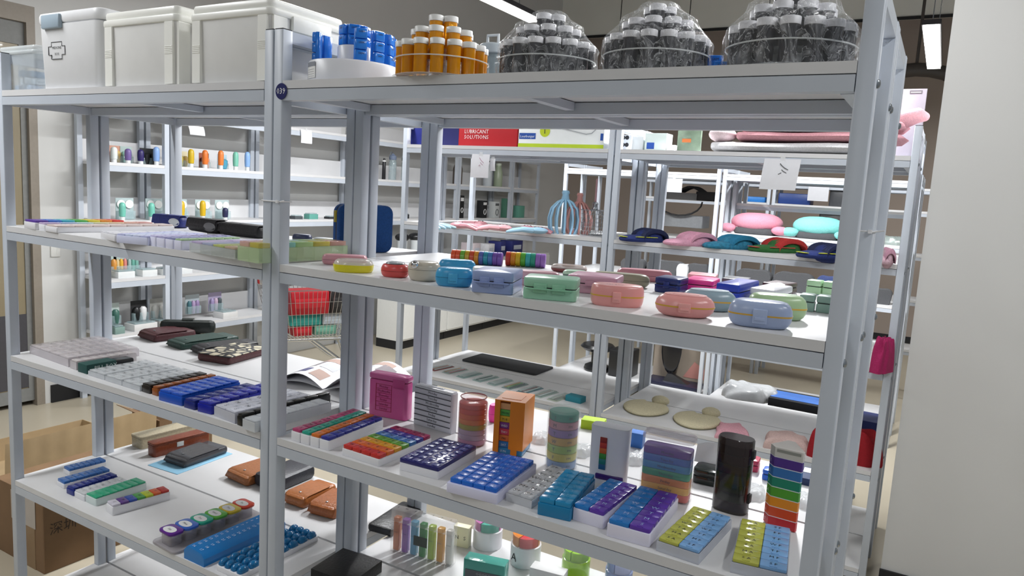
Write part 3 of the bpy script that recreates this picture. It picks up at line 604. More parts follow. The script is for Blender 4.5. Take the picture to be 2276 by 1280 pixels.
# ================================================================= top shelf, right bay
def vialmesh(bodym, capm, h=.080, r=.0195):
    q = MB(); q.lathe([(r*.86, 0), (r*.9, .001), (r*.9, h*.82), (r*.7, h*.84)], 14); b = q.build('vial_body', bodym)
    q = MB(); q.lathe([(r*.98, h*.825), (r, h*.83), (r, h*.985), (r*.95, h), (r*.85, h)], 18); c = q.build('cap', capm)
    return b, c
def film():
    M = bpy.data.materials.new('shrink_film'); M.use_nodes = True; nt = M.node_tree; nt.nodes.clear(); N = nt.nodes.new; L = nt.links.new
    out = N('ShaderNodeOutputMaterial'); mx = N('ShaderNodeMixShader'); tr = N('ShaderNodeBsdfTransparent'); gl = N('ShaderNodeBsdfPrincipled')
    gl.inputs['Base Color'].default_value = (.8, .82, .84, 1); gl.inputs['Roughness'].default_value = .12; gl.inputs['Specular IOR Level'].default_value = 1
    tc = N('ShaderNodeTexCoord'); mp = N('ShaderNodeMapping'); mp.inputs['Scale'].default_value = (1, 1, .55); n = N('ShaderNodeTexNoise'); n.inputs['Scale'].default_value = 26; n.inputs['Detail'].default_value = 5; n.inputs['Distortion'].default_value = 2.2
    L(tc.outputs['Object'], mp.inputs[0]); L(mp.outputs[0], n.inputs['Vector'])
    rp = N('ShaderNodeValToRGB'); e = rp.color_ramp.elements; e[0].position = .478; e[0].color = (.07, .07, .07, 1); e[1].position = .5; e[1].color = (.42, .42, .42, 1); x = e.new(.525); x.color = (.07, .07, .07, 1); y = e.new(.72); y.color = (.42, .42, .42, 1)
    L(n.outputs['Fac'], rp.inputs[0]); L(rp.outputs[0], mx.inputs[0]); b = N('ShaderNodeBump'); b.inputs['Strength'].default_value = 1; b.inputs['Distance'].default_value = .012
    L(n.outputs['Fac'], b.inputs['Height']); L(b.outputs[0], gl.inputs['Normal']); L(tr.outputs[0], mx.inputs[1]); L(gl.outputs[0], mx.inputs[2]); L(mx.outputs[0], out.inputs[0]); return M
FILM = film()
def pyramid(label, cx, py, Y, k, bodym, capm, glabel, group, wrap=False, extra=0):
    c = onY(cx, py, Y); X = c.x; R = [(.0, .098*k, 15), (.036*k, .061*k, 9), (.070*k, .021*k, 3)]
    vb, vc = vialmesh(bodym, capm, .080*k, .0180*k); md, mc = vb.data, vc.data; bpy.data.objects.remove(vb); bpy.data.objects.remove(vc)
    tr = thing('display_tray', label, 'display tray', (X, Y, Z1))
    q = MB(); q.lathe([(.0, 0), (.118*k, 0), (.121*k, .003), (.118*k, .004), (0, .004)], 32, cap=False); q.build('tray_base', cl('e2e6e6', .35), tr)
    q = MB(); q.tube([(.118*k*math.cos(a*PI/16), .118*k*math.sin(a*PI/16), .044*k) for a in range(32)], .0016, 5, True); q.build('ring', cl('e8ecec', .6), tr)
    for z0, r, n in R[1:]:
        q = MB(); q.lathe([(0, z0-.002), (r+.019*k, z0-.002), (r+.019*k, z0+.003), (0, z0+.003)], 28, cap=False)
        q.lathe([(r*.6, .004), (r*.6, z0-.002)], 16); q.build('tier', cl('dfe3e3', .35), tr)
    for z0, r, n in R:
        for i in range(n):
            a = 2*PI*i/n+.2+extra
            v = thing('pill_vial', glabel, 'pill vial', (X+r*math.cos(a), Y+r*math.sin(a), Z1+z0+.004), 0, group)
            for nm, me in (('vial_body', md), ('cap', mc)):
                o = bpy.data.objects.new(nm, me); COL.objects.link(o); o.parent = v
    if wrap:
        def wr(u, v):
            a = 2*PI*u; prof = [(.0, .119), (.10, .122), (.46, .121), (.52, .112), (.68, .086), (.78, .080), (.88, .050), (.97, .040), (1, .004)]
            for (v0, r0), (v1, r1) in zip(prof, prof[1:]):
                if v <= v1: rr_ = r0+(r1-r0)*(v-v0)/(v1-v0); break
            rr_ *= k*(1+.022*math.sin(a*9+v*5+extra*3)+.016*math.sin(a*17-v*13)+.010*math.sin(a*31+v*29)); return (rr_*math.cos(a), rr_*math.sin(a), (.002+.162*k*v))
        q = MB(); q.grid(96, 36, wr); o = q.build('shrink_wrap', FILM, None, 60)
        o.location = (X, Y, Z1); tag(o, label.replace('clear round tray', 'shiny crinkled clear film').replace('tray', 'film')+' wrapped over it', 'shrink wrap')
        # twisted film peak
    return tr
AMB = mat('amber_plastic', hexc('f0a214'), .18, alpha=.93, spec=.6, trans=.25); CAPW = pl('e6e6e4', .4)
SMK = mat('smoke_plastic', hexc('26252b'), .15, alpha=.96, spec=.6); CAPG = pl('d6d6da', .4)
pyramid('clear round tray of amber vials hanging over the shelf edge', 980, 168, .085, 1.0, AMB, CAPW, 'amber pill vial with white cap in the tiered pyramid', 'amber vials in the pyramid')
pyramid('clear round tray under the leftmost film wrapped grey pyramid', 1214, 162, .135, .98, SMK, CAPG, 'smoke grey vial with white cap in the leftmost wrapped pyramid', 'grey vials in the leftmost wrapped pyramid', True, .1)
pyramid('clear round tray under the middle film wrapped grey pyramid', 1455, 158, .135, .98, SMK, CAPG, 'smoke grey vial with white cap in the middle wrapped pyramid', 'grey vials in the middle wrapped pyramid', True, .5)
pyramid('clear round tray under the rightmost and largest film wrapped pyramid', 1752, 142, .135, 1.06, SMK, CAPG, 'smoke grey vial with white cap in the rightmost wrapped pyramid', 'grey vials in the rightmost wrapped pyramid', True, .9)
# white two tier carousel with blue boxes
c = onY(786, 175, .14); X = c.x
t = thing('display_turntable', 'white two tier round display stand with price tag, beside the amber vials', 'display stand', (X, .14, Z1))
q = MB(); q.lathe([(.122, 0), (.124, .002), (.124, .052), (.121, .057), (0.001, .057)], 40, cap=False); q.build('lower_drum', pl('e2e4ea', .35), t)
q = MB(); q.lathe([(.040, .057), (.046, .060), (.046, .104), (.044, .107), (0.001, .107)], 32, cap=False); q.build('upper_drum', pl('e2e4ea', .35), t)
q = MB()
al = -PI/2-.55
def cyl(q, r, a0, a1, z0, z1, mi=0):
    n = 8; q.add([((r)*math.cos(a0+(a1-a0)*i/n), r*math.sin(a0+(a1-a0)*i/n), z) for z in (z0, z1) for i in range(n+1)], [(i, i+1, n+2+i, n+1+i) for i in range(n)], None, mi)
cyl(q, .1252, al-.02, al+.36, .008, .050); cyl(q, .1256, al-.02, al+.36, .038, .050, 1)
for k in range(4): cyl(q, .1256, al+.02, al+.32, .012+k*.006, .0125+k*.006, 2)
q.build('price_tag', [pap('eeeeec'), pap('8b8f98'), INK], t)
BL = mat('blue_translucent', hexc('2f8af0'), .15, alpha=.93, trans=.2)
def bluebox(x, y, z, rz, n, label):
    b = thing('pill_box', label, 'pill box', (x, y, z), rz, 'translucent blue pill boxes on the turntable')
    q = MB(); q.rbox(.034, .012, 0, .028*n, .003, .002, 2); q.build('back', BL, b)
    for k in range(n):
        q = MB(); q.rbox(.032, .016, k*.028+.001, k*.028+.027, .004, .003, 3, 0, -.008); o = q.build('compartment', BL, b)
        q = MB(); q.text('SAM', .008, T(0, -.0165, k*.028+.018, 0, PI/2)); q.build('lettering', INK, o, 0)
lbl = ['blue pill box on the rim of the lower drum', 'blue pill box upright on the upper drum']
for k in range(11):
    a = -PI/2-1.5+k*.48
    if abs(a+PI/2) < .62 and False: continue
    if -2.25 < a < -1.02: continue
    bluebox(X+.098*math.cos(a), .14+.098*math.sin(a), Z1+.057, a+PI/2, 3, lbl[0])
for k in range(6):
    a = -PI/2-.35+k*PI/3; bluebox(X+.026*math.cos(a), .14+.026*math.sin(a), Z1+.107, a+PI/2, 2, lbl[1])
for k, (x, Y, n) in enumerate([(1588, .20, 2), (1602, .12, 1), (1897, .22, 1)]):
    p = onY(x, 150, Y); bluebox(p.x, Y, Z1, .3, n, 'blue pill box on the shelf between wrapped pyramids' if k < 2 else 'blue pill box on the shelf by the right post')
# big grey water jug behind
c = onY(1092, 165, .60)
t = thing('water_jug', 'large clear grey water jug with looped handle behind the vials', 'bottle', (c.x, .60, Z1))
q = MB(); q.lathe([(.045, 0), (.05, .004), (.05, .13), (.047, .15), (.038, .165)], 28); q.build('jug_body', mat('jug_grey', hexc('7f8c92'), .15, alpha=.7), t)
q = MB(); q.lathe([(.038, .165), (.044, .168), (.044, .19), (.036, .196), (.022, .2)], 28); q.build('lid', pl('9ea7ad', .4), t)
q = MB(); q.tube([(-.02, 0, .195), (-.02, 0, .225), (.02, 0, .225), (.02, 0, .195)], .005, 8); q.build('handle', pl('c6cbcf'), t)
q = MB(); q.tube([(-.045, 0, .15), (-.066, 0, .165), (-.07, 0, .18)], .003, 6); q.build('strap', pl('c6cbcf'), t)
c = onY(1041, 165, .52)
t = thing('drink_cup', 'white lidded cup with a blue band behind the amber vials', 'cup', (c.x, .52, Z1))
q = MB(); q.lathe([(.022, 0), (.026, .16)], 20); q.build('cup_body', pl('cfd6da'), t)
q = MB(); q.lathe([(.0255, .160), (.0255, .175)], 20); q.build('band', pl('2f6fc0'), t)
q = MB(); q.lathe([(.03, .175), (.031, .180), (.028, .184), (0.001, .185)], 20, cap=False); q.build('lid', pl('d9dde0'), t)
# ================================================================= left bay, shelf Z2
C_ = lambda a=.4: cl('e6e8f0', a)
RAIN = ['5d3f9a', '3f6fc0', '3fa8b8', '4faa4a', 'd8c83a', 'e08a2a', 'd9403a']
organizer('white seven day strip with rainbow lids, leftmost on its shelf', ((53, 507), (78, 511), (232, 502)), Z2, .034, 1, 7, lambda i, j: pl(RAIN[j]), W_, .008, lambda i, j: DAYS[j], .5)
organizer('white day strip with dusty rainbow lids beside the leftmost one', ((80, 510), (99, 513), (330, 508)), Z2, .028, 1, 7, lambda i, j: pl(['b7a6c4', '9fb0cc', 'b0c8cc', 'c8c8a0', 'd8c0a0', 'd8a898', 'd09a94'][j]), W_, .006)
organizer('white day strip with pinkish striped lids in front of the navy pouch', ((100, 514), (126, 518), (400, 515)), Z2, .026, 1, 7, lambda i, j: pl('d3c3bf'), W_, .006)
organizer('long low white organizer with lilac corner on the left shelf', ((223, 530), (255, 537), (430, 528)), Z2, .026, 2, 7, lambda i, j: pl('dcdce2'), W_, .005)
organizer('broad pale lilac organizer at the shelf edge', ((258, 539), (328, 546), (440, 536)), Z2, .030, 4, 7, lambda i, j: pl(['c3c6e8', 'cdd6ee', 'cfd4ea', 'bfc2e6'][i]), pl('d6daf2'), .005)
for k, (a, b, c) in enumerate([(331, 345, 480), (347, 365, 495), (367, 384, 512), (386, 403, 530)]):
    organizer('pale lilac day strip, %s of four by the clear pastel trays' % ['leftmost', 'second', 'third', 'rightmost and green lidded'][k], ((a, 545+k*3), (b, 548+k*2.8), (c, 539+k*3.4)), Z2, .034, 1, 7, lambda i, j, k=k: pl(['c6c2e2', 'a9a6cc', '8d8fb8', 'a8c49a'][k]), pl('dfe0f4'), .005, group='lilac day strips')
PASTEL = ['c8b8dc', 'b8c0dc', 'cfd87a', 'dcc0a8', 'e0b0a8', 'd8d070', '9accc4']
organizer('clear pastel tray with lilac and lime lids left of the middle posts', ((421, 559), (522, 577), (585, 556)), Z2, .034, 4, 2, lambda i, j: pl(PASTEL[i], .2, .6), cl('e2e8e4', .3), .006, tray_=True)
organizer('tall clear tray with scalloped peach, yellow and teal lids behind the middle posts', ((528, 578), (575, 586), (730, 569)), Z2, .056, 2, 5, lambda i, j: pl(['e0b0a0', 'd8cc60', '90c8c0', 'b8d898', 'd8cc60'][(i+j) % 5], .2, .6), cl('d6ecc0', .35), .014, tray_=True, puff=.003)
def glasscase(label, fr, z, h, m_, endm=None, flap=True, tilt=0):
    loc, rz, w, d = base(*fr[:2], z, fr[2]) if isinstance(fr[2], tuple) else base(*fr[:2], z, None, fr[2])
    t = thing('leather_case', label, 'leather case', loc, rz)
    q = MB(); q.rbox(w, d, 0, h, h*.45, h*.32, 5); q.build('case_body', m_, t)
    if flap:
        q = MB(); q.grid(8, 10, lambda u, v: ((u-.5)*w*.96, -d/2-.002+d*.8*v, (h+.0035 if v > .12 else h*.35+(h*.65+.0035)*(v/.12))-.001*math.sin(u*PI)*0), thick=.002); q.build('flap', m_, t)
        q = MB(); q.lathe([(.005, h+.004), (.005, h+.006), (.002, h+.007)], 12, 0, -d*.30); q.build('snap', SCREW, t)
    if endm: q = MB(); q.ell(w*.2, .004, h*.36, (w*.30, -d/2+.001, h*.48)); q.build('end_window', endm, t)
    return t
glasscase('navy blue rounded pouch with a pale end window', ((336, 502), (398, 508), .07), Z2, .050, lea('1c2a78'), pl('cfd4d8'))
glasscase('black leather pouch with grey window beside the navy pouch', ((412, 512), (478, 520), .08), Z2, .052, lea('1d1b20'), pl('6c6c70'))
glasscase('black soft leather pouch with folded flap at the middle posts', ((482, 520), (572, 531), .09), Z2, .046, lea('17161a'))
case('silver grey rounded case behind the clear trays, seen between the middle posts', ((690, 548), (735, 552), .05), Z2, .036, pl('b5bcc2'), e=2.4)
case('dark grey domed case edge behind the clear trays', ((645, 538), (684, 541), .05), Z2, .034, pl('4a4e58'), pl('2c3350'), e=2.4)

# ================================================================= left bay, shelf Z3
organizer('large clear frosted pill tray at the back left corner', ((66, 785), (152, 816), (306, 790)), Z3, .036, 4, 7, lambda i, j: cl('ece6e8', .42), cl('e8e2e6', .4), .006, lambda i, j: DAYS[j], .3, tray_=True, side=.3)
organizer('pale clear day strip along the left side of the green pack', ((156, 818), (170, 823), (300, 800)), Z3, .034, 1, 7, lambda i, j: cl('e6dede', .6), cl('dcd6d8', .5), .005, tray_=True)
loc, rz, w, d = base((173, 826), (193, 832), Z3, (287, 808))
t = thing('pill_pack', 'dark green carton reading PILL BOX, half peeled open', 'box', loc, rz)
q = MB(); q.rbox(w, d*.6, 0, .034, .002, .0015, cy=-d*.2); q.build('carton', pap('1d4a46'), t)
q = MB(); q.rbox(w*.9, d*.44, .004, .03, .006, .006, cy=d*.27); q.build('dark_wrap', mat('dark_film2', hexc('1c1e22'), .2), t)
q = MB(); q.text('PILL BOX', .021, T(w/2+.0006, -d*.12, .017, PI/2, PI/2)); q.build('lettering', pap('dfe8e6'), t, 0)
for k, (a, b, c) in enumerate([((196, 834), (232, 845), (352, 818)), ((234, 846), (270, 857), (392, 826)), ((272, 858), (311, 870), (432, 836))]):
    organizer('clear see-through two row tray with black letters, %s of three before the black strip' % ['leftmost', 'middle', 'rightmost'][k], (a, b, c), Z3, .022, 2, 7, lambda i, j: cl('eef2f4', .4), cl('e8ecf0', .4), .005, lambda i, j: DAYS[j], .55, tray_=True, group='clear trays on the left shelf')
def strip(label, fr, c, z=Z3, h=.030, nx=1, ink='8a8a90', puff=.002, alpha=1): return organizer(label, fr, z, h, nx, 7, lambda i, j: pl(c, .2, alpha), pl(c, .25, alpha), .007, lambda i, j: DAYS[j], .5, ink=pap(ink), puff=puff)
strip('glossy black seven day strip beside the brown one', ((314, 870), (333, 876), (437, 840)), '26221f')
strip('caramel brown seven day strip between the black and blue ones', ((337, 877), (350, 881), (466, 846)), '8e4d1e', ink='c89a70')
strip('royal blue double row pill box in the middle of the left shelf', ((352, 889), (404, 903), (520, 864)), '1650ba', h=.036, nx=2, ink='7fb0ee')
t = strip('navy seven day strip with a wire ring, beside the royal blue pill box', ((408, 905), (432, 912), (558, 871)), '1d2a78', h=.030, ink='b8c0e0')
q = MB(); q.tube([(.012*math.cos(a*PI/10), 0, .012+.012*math.sin(a*PI/10)) for a in range(20)], .0008, 5, True); o = q.build('ring', SCREW, t); o.location = (-.006, -t.children[0].dimensions.y/2-.001, .004)
strip('deep blue single row pill box next to the navy strip', ((438, 914), (470, 922), (590, 872)), '16229a', h=.034, ink='8fa0ff')
organizer('clear two row tray with big black letters, next to the deep blue pill box', ((476, 924), (522, 942), (650, 888)), Z3, .036, 2, 7, lambda i, j: cl('e6e8f2', .6), cl('e2e4ee', .5), .005, lambda i, j: DAYS[j], .55, tray_=True)
strip('black seven day strip crossing behind the middle posts', ((526, 944), (537, 948), (706, 886)), '1c1d1c', h=.036)
organizer('clear empty cell strip crossing behind the middle posts', ((539, 952), (566, 962), (727, 912)), Z3, .034, 1, 7, lambda i, j: cl('e8ecf0', .45), cl('e8ecf0', .45), .004, tray_=True)

# ================================================================= left bay, shelf Z4
for lb, fr in [('blue lidded white day strip at the back, topmost of the five', ((140, 1050), (154, 1058), (240, 1037))), ('blue lidded white day strip touching the navy one', ((126, 1078), (142, 1087), (236, 1052)))]:
    organizer(lb, fr, Z4, .028, 1, 7, lambda i, j: pl('3a6cb0', .2), W_, .010, lambda i, j: DAYS[j], .4, group='blue lidded white day strips', puff=.001)
strip('navy day strip on the lower left shelf', ((147, 1096), (163, 1103), (257, 1068)), '1b2c80', Z4, .030, ink='8090d0')
organizer('white day strip with clear lids beside the navy one', ((165, 1104), (187, 1115), (282, 1080)), Z4, .028, 1, 7, lambda i, j: cl('dfe2e6', .8), W_, .006, lambda i, j: DAYS[j], .5)
organizer('white day strip with one long green lid', ((190, 1115), (213, 1126), (322, 1086)), Z4, .034, 1, 7, lambda i, j: pl('2fa47c', .25), pl('cfdcda'), .006, None, gap=.0004)
organizer('white day strip with rainbow lids, purple end nearest', ((236, 1136), (250, 1147), (372, 1106)), Z4, .040, 1, 7, lambda i, j: pl(['c9c6d2', '5a3a80', '2c4aa0', '4a9a4a', 'b8c830', 'd8602c', 'b83028'][j]), W_, .008, lambda i, j: DAYS[j], .5)
loc, rz, w, d = base((334, 1206), (386, 1236), Z4, (596, 1152))
t = thing('display_tray', 'clear oval tray holding a row of six capped day cups', 'display tray', loc, rz)
q = MB(); q.rbox(w, d, 0, .010, .02, .004, 5); q.build('tray_base', cl('b9b4b8', .6), t)
cc = ['5a1f86', '3560b8', '1f9a80', '55a83a', 'c9b030', 'cc4430']
Ru = Vector((math.cos(rz), math.sin(rz), 0)); Nu = Vector((-math.sin(rz), math.cos(rz), 0))
for k in range(6):
    y = -d/2+.035+k*(d-.07)/5.4; P_ = Vector(loc)+Nu*y
    v = thing('day_cup', 'clear day cup with %s cap in the tray of six' % ['purple', 'blue', 'teal', 'green', 'yellow', 'red'][k], 'pill cup', (P_.x, P_.y, Z4+.010), rz, 'capped day cups in the oval tray')
    q = MB(); q.rbox(.060, .044, 0, .040, .010, .002, 4); q.build('cup', cl('a9a4ac', .45), v)
    q = MB(); q.rbox(.080, .056, .040, .050, .018, .003, 5); c_ = q.build('cap', pl(cc[k], .2), v)
    q = MB(); q.loft([[(x, y_-.006, .0502+e_) for x, y_ in sell(.058, .034, 2.2, 20)] for e_ in (0, .0006)]); q.text(['Sun', 'Mon', 'Tue', 'Wed', 'Thu', 'Fri'][k], .013, T(0, -.006, .0512), 1); q.build('day_label', [pap('dfe0e0'), INK], c_, 0)
loc, rz, w, d = base((409, 1240), (453, 1261), Z4, (648, 1182))
t = thing('pill_box', 'long bright blue translucent month box numbered in white', 'pill box', loc, rz)
BB = mat('azure_plastic', hexc('1a78c0'), .2, alpha=.96)
q = MB(); q.loft([[(-w/2, -d/2, 0), (w/2, -d/2, 0), (w/2, d/2, 0), (-w/2, d/2, 0)], [(-w/2, -d/2, .030), (w/2, -d/2, .026), (w/2, d/2, .026), (-w/2, d/2, .030)], [(-w*.36, -d/2+.003, .046), (w*.34, -d/2+.003, .040), (w*.34, d/2-.003, .040), (-w*.36, d/2-.003, .046)]]); q.build('body', BB, t)
q = MB()
for k in range(15):
    for r_ in (0, 1): q.text(str(16-k if r_ == 0 else 17+k), .014, T(-w*.2+r_*w*.36, -d/2+.016+k*(d-.02)/15, .0462-r_*.0022, 0, 0, .10))
o = q.build('lettering', pap('cfe6f6'), t, 0); o['kind'] = 'stuff'
loc, rz, w, d = base((480, 1267), (534, 1292), Z4, (714, 1204))
t = thing('pill_board', 'white tray packed with blue push-button domes', 'pill organizer', loc, rz)
q = MB(); q.rbox(w, d, 0, .018, .004, .002); q.build('tray', W_, t); me = None
for i in range(4):
    for j in range(8):
        if me is None: q = MB(); q.ell(.0085, .0115, .014, (0, 0, .006), 12, 6); q.rbox(.015, .022, -.001, .008, .005, .002, 3); o = q.build('button', mat('azure2', hexc('176a9e'), .2, alpha=.97), t); me = o.data
        else: o = bpy.data.objects.new('button', me); COL.objects.link(o); o.parent = t
        o.location = (-w/2+w*(i+.5)/4, -d/2+d*(j+.5)/8, .018); o.scale = (w/4/.0185, d/8/.0255, 1)

# ================================================================= back racks, left: leather goods
glasscase('burgundy leather case at the back, under the tall black one', ((306, 750), (342, 762), (410, 741)), Z3, .034, lea('4a1f24'))
t = glasscase('tall black green leather case lying behind the flat ones', ((352, 742), (476, 744), .06), Z3, .062, lea('16201d'), flap=False)
q = MB(); q.grid(10, 6, lambda u, v: ((u-.5)*.05, -.012+.03*v, .064+.006*math.sin(v*PI)), thick=.002); q.build('tab', lea('16201d'), t)
for lb, fr, c in [('flat dark green leather case with a tab', ((369, 768), (403, 779), (512, 754)), '1f3d35'), ('flat black leather case with a tab beside the floral one', ((423, 781), (448, 791), (566, 770)), '1a191e')]:
    glasscase(lb, fr, Z3, .028, lea(c))
FL = mat('floral_print', hexc('b9b09a'), .4, noise=0)
nt = FL.node_tree; n1 = nt.nodes.new('ShaderNodeTexVoronoi'); n1.inputs['Scale'].default_value = 24; n1.feature = 'DISTANCE_TO_EDGE'; r1 = nt.nodes.new('ShaderNodeValToRGB')
r1.color_ramp.elements[0].color = (.01, .01, .012, 1); r1.color_ramp.elements[1].color = hexc('c8bfa6')+(1,); r1.color_ramp.elements[0].position = .10; r1.color_ramp.elements[1].position = .16
tc = nt.nodes.new('ShaderNodeTexCoord'); nt.links.new(tc.outputs['Object'], n1.inputs['Vector']); nt.links.new(n1.outputs['Distance'], r1.inputs[0]); nt.links.new(r1.outputs[0], nt.nodes['Principled BSDF'].inputs['Base Color'])
t = glasscase('leather case with a cream and black floral printed flap', ((436, 801), (508, 813), (590, 786)), Z3, .032, lea('4a1e22'), flap=False)
d0 = t.children[0].dimensions; q = MB(); q.rbox(d0.x*1.02, d0.y*.98, .030, .034, .012, .0015, 4); q.build('flap', FL, t)
# open magazine
loc, rz, w, d = base((640, 856), (800, 880), Z3, None, .30)
t = thing('open_magazine', 'open glossy catalogue with curled pages behind the middle posts', 'magazine', loc, rz)
PG = pap('e9e9ec')
def page(u, v, s, lift, ex): return (s*(.003+u*.20), (v-.5)*.30, .004+lift*math.sin(min(u*ex, 1)*PI)*(1-.15*v)+.001)
for s, lf, ex in ((-1, .045, 1.0), (1, .062, .95), (-1, .016, 1.0), (1, .018, 1.0)):
    q = MB(); q.grid(12, 3, (lambda u, v, s=s, lf=lf, ex=ex: page(u, v, s, lf, ex)) if s > 0 else (lambda u, v, s=s, lf=lf, ex=ex: page(1-u, v, s, lf, ex)), thick=.0006); pg = q.build('page', PG, t)
    if lf > .02:
        q = MB()
        for k, (u0, v0, du, dv) in enumerate([(.15, .1, .25, .25), (.5, .15, .3, .2), (.2, .45, .3, .2), (.6, .5, .25, .3), (.2, .75, .55, .18)]):
            f = lambda a, b, s=s, lf=lf, ex=ex, u0=u0, v0=v0, du=du, dv=dv: tuple(map(sum, zip(page(u0+du*(a if s > 0 else 1-a), v0+dv*b, s, lf, ex), (0, 0, .0008))))
            q.grid(6, 2, f, mi=k % 4)
        q.build('printed_pictures', [pap('b79a8e'), pap('5a5a86'), pap('c9cbd0'), pap('8c8488')], pg)
# ------------------------------------------------ Z4 leather goods
def trunkcase(label, fr, z, h, m_, tagm=None):
    loc, rz, w, d = base(*fr[:2], z, fr[2]); t = thing('leather_case', label, 'leather case', loc, rz)
    q = MB(); q.rbox(w, d, 0, h*.76, .012, .002, 5); q.build('case_body', m_, t)
    for z0, z1 in ((h*.77, h*.84), (h*.85, h)):
        q = MB(); q.rbox(w*1.02, d*1.02, z0, z1, .013, .003, 5); q.build('lid', m_, t)
    if tagm: q = MB(); q.rbox(.002, .032, h*.4, h*.75, .001, .0005, 2, w/2+.001, -d*.05); q.build('price_tag', tagm, t)
trunkcase('cream ivory hard leather case beside the brown one', ((291, 990), (313, 1000), (430, 962)), Z4, .058, lea('b5aa90', .35))
trunkcase('chestnut brown hard leather case with a white price tag', ((327, 1010), (343, 1018), (464, 984)), Z4, .062, lea('7c3a20', .3), pap('c9c9c6'))
loc, rz, w, d = base((328, 1034), (394, 1055), Z4, (528, 1012)); q = MB(); q.rbox(w, d, 0, .002, .003, .0005); o = q.build('paper_sheet', pap('8cc0dc')); o.location = loc; o.rotation_euler.z = rz; tag(o, 'pale blue sheet lying under the grey leather case', 'sheet')
glasscase('grey glazed leather case with silver edge lying on the blue sheet', ((363, 1027), (410, 1042), (508, 1006)), Z4+.0022, .034, mat('grey_glaze', hexc('46464a'), .22, noise=.15, bump=.2))
glasscase('tan leather case behind the left middle post', ((500, 1062), (548, 1084), (640, 1050)), Z4, .038, lea('a4663a', .35))
glasscase('dark slate rounded bag behind the middle posts', ((560, 1078), (618, 1098), (696, 1058)), Z4, .055, lea('2c2e36', .4), flap=False)
glasscase('tan orange leather case with a curved flap between the middle posts', ((628, 1118), (674, 1134), (760, 1100)), Z4, .042, lea('b26c3a', .3))
glasscase('second tan leather case further right, partly behind the posts', ((682, 1142), (742, 1158), (832, 1120)), Z4, .042, lea('a8602f', .3))
glasscase('flat black leather folder at the right of the tan cases', ((815, 1180), (870, 1196), (905, 1130)), Z4, .030, lea('1a1b1e', .35), flap=False)
# ================================================================= Z4 right: tubes, cups
loc, rz, w, d = base((866, 1224), (1002, 1262), Z4, None, .04)
t = thing('pill_tube_rack', 'clear case of seven upright rainbow tubes with a grey label', 'pill organizer', loc, rz)
h = .155
for k, c in enumerate(['e08a5a', 'a86ac8', '6ab8e0', '2f9a4a', 'b8d840', 'e8a820', 'e6e4de']):
    q = MB(); x = -w/2+w*(k+.5)/7; q.rbox(w*.095, d*.6, .004, h*.78, .005, .002, 3, x, 0); o = q.build('tube', pl(c, .15, .85), t)
    q = MB(); q.text('SMTWTFS'[k], .012, T(x, 0, h+.0008)); q.text('OOO', .007, T(x, -d*.3-.0006, h*.45, 0, PI/2)); q.build('lettering', INK, o, 0)
q = MB(); q.rbox(w, d, 0, h*.68, .004, .002); q.build('case_body', cl('eef0f0', .18), t)
q = MB(); q.rbox(w*1.01, d*1.05, h*.7, h, .010, .006, 4); q.build('lid', cl('f0ece8', .3), t)
q = MB(); q.rbox(.052, .002, h*.30, h*.52, .002, .0005, 2, .0, -d/2-.0015); q.build('label', pap('5f6660'), t)
def cupdrum(label, px, py, r_px, h, c1, c2, letter=None, body='e6e6ea', z=Z4, clear=False):
    a = onz(px-r_px, py, z); b = onz(px+r_px, py, z); r = (b-a).length/2; c = (a+b)/2
    t = thing('pill_drum', label, 'pill drum', (c.x-r*.35, c.y+r*.6, z))
    q = MB(); q.lathe([(r*.97, 0), (r, .003), (r, h*.62), (r*.96, h*.63)], 28); q.build('drum_body', pl(body, .3) if not clear else pl(c1, .15, .75), t)
    for k in range(4):
        q = MB(); a0 = -PI+k*PI/2; pts = [(0, 0)]+[(r*.9*math.cos(a0+i*PI/2*.94/6), r*.9*math.sin(a0+i*PI/2*.94/6)) for i in range(7)]
        q.prism(pts, h*.63, h*.92); o = q.build('compartment', pl([c1, c2][k % 2], .2, .95), t)
    q = MB(); q.lathe([(r*.98, h*.62), (r*.98, h)], 28, cap=False); q.build('shell', cl('eceef0', .2), t)
    if letter: q = MB(); q.text(letter, r*.75, T(0, 0, h*.30)@Matrix.Rotation(-.35, 4, 'Z')@T(0, -r-.0008, 0, 0, PI/2)); q.build('lettering', INK, t, 0)
    return t
cupdrum('white pill drum with pink and teal quarter lids', 1082, 1222, 33, .105, 'c86ab0', '3fae9a')
cupdrum('white pill drum with large black letter A and orange red lids', 1167, 1262, 34, .115, 'e88a30', 'e0444a', 'A')
cupdrum('neon green clear drum behind the shelf beam', 1280, 1290, 31, .105, 'a8e018', '9ad020', clear=True)
cupdrum('pale blue clear drum at the lower right', 1376, 1318, 30, .105, '8fa8dc', 'b8c4ec', clear=True)
loc, rz, w, d = base((1006, 1212), (1040, 1220), Z4, None, .03)
t = thing('letter_pad', 'white and yellow tile block with letters N and S behind the tube case', 'tile block', loc, rz)
q = MB(); q.rbox(w, d, 0, .075, .004, .002); q.build('block', pl('efe9c8'), t); q = MB(); q.text('N', .02, T(-w*.25, -d/2-.001, .035, 0, PI/2)); q.text('S', .02, T(w*.25, -d/2-.001, .035, 0, PI/2)); q.build('lettering', INK, t, 0)
def carton(label, fr, z, h, m_, name='carton', extra=None, cat='box', rz_=None):
    loc, rz, w, d = base(*fr[:2], z, fr[2]) if isinstance(fr[2], tuple) else base(*fr[:2], z, None, fr[2])
    t = thing(name, label, cat, loc, rz if rz_ is None else rz_)
    q = MB(); q.rbox(w, d, 0, h, .002, .001, 2); q.build('box_body', m_, t)
    if extra: extra(t, w, d, h)
    return t
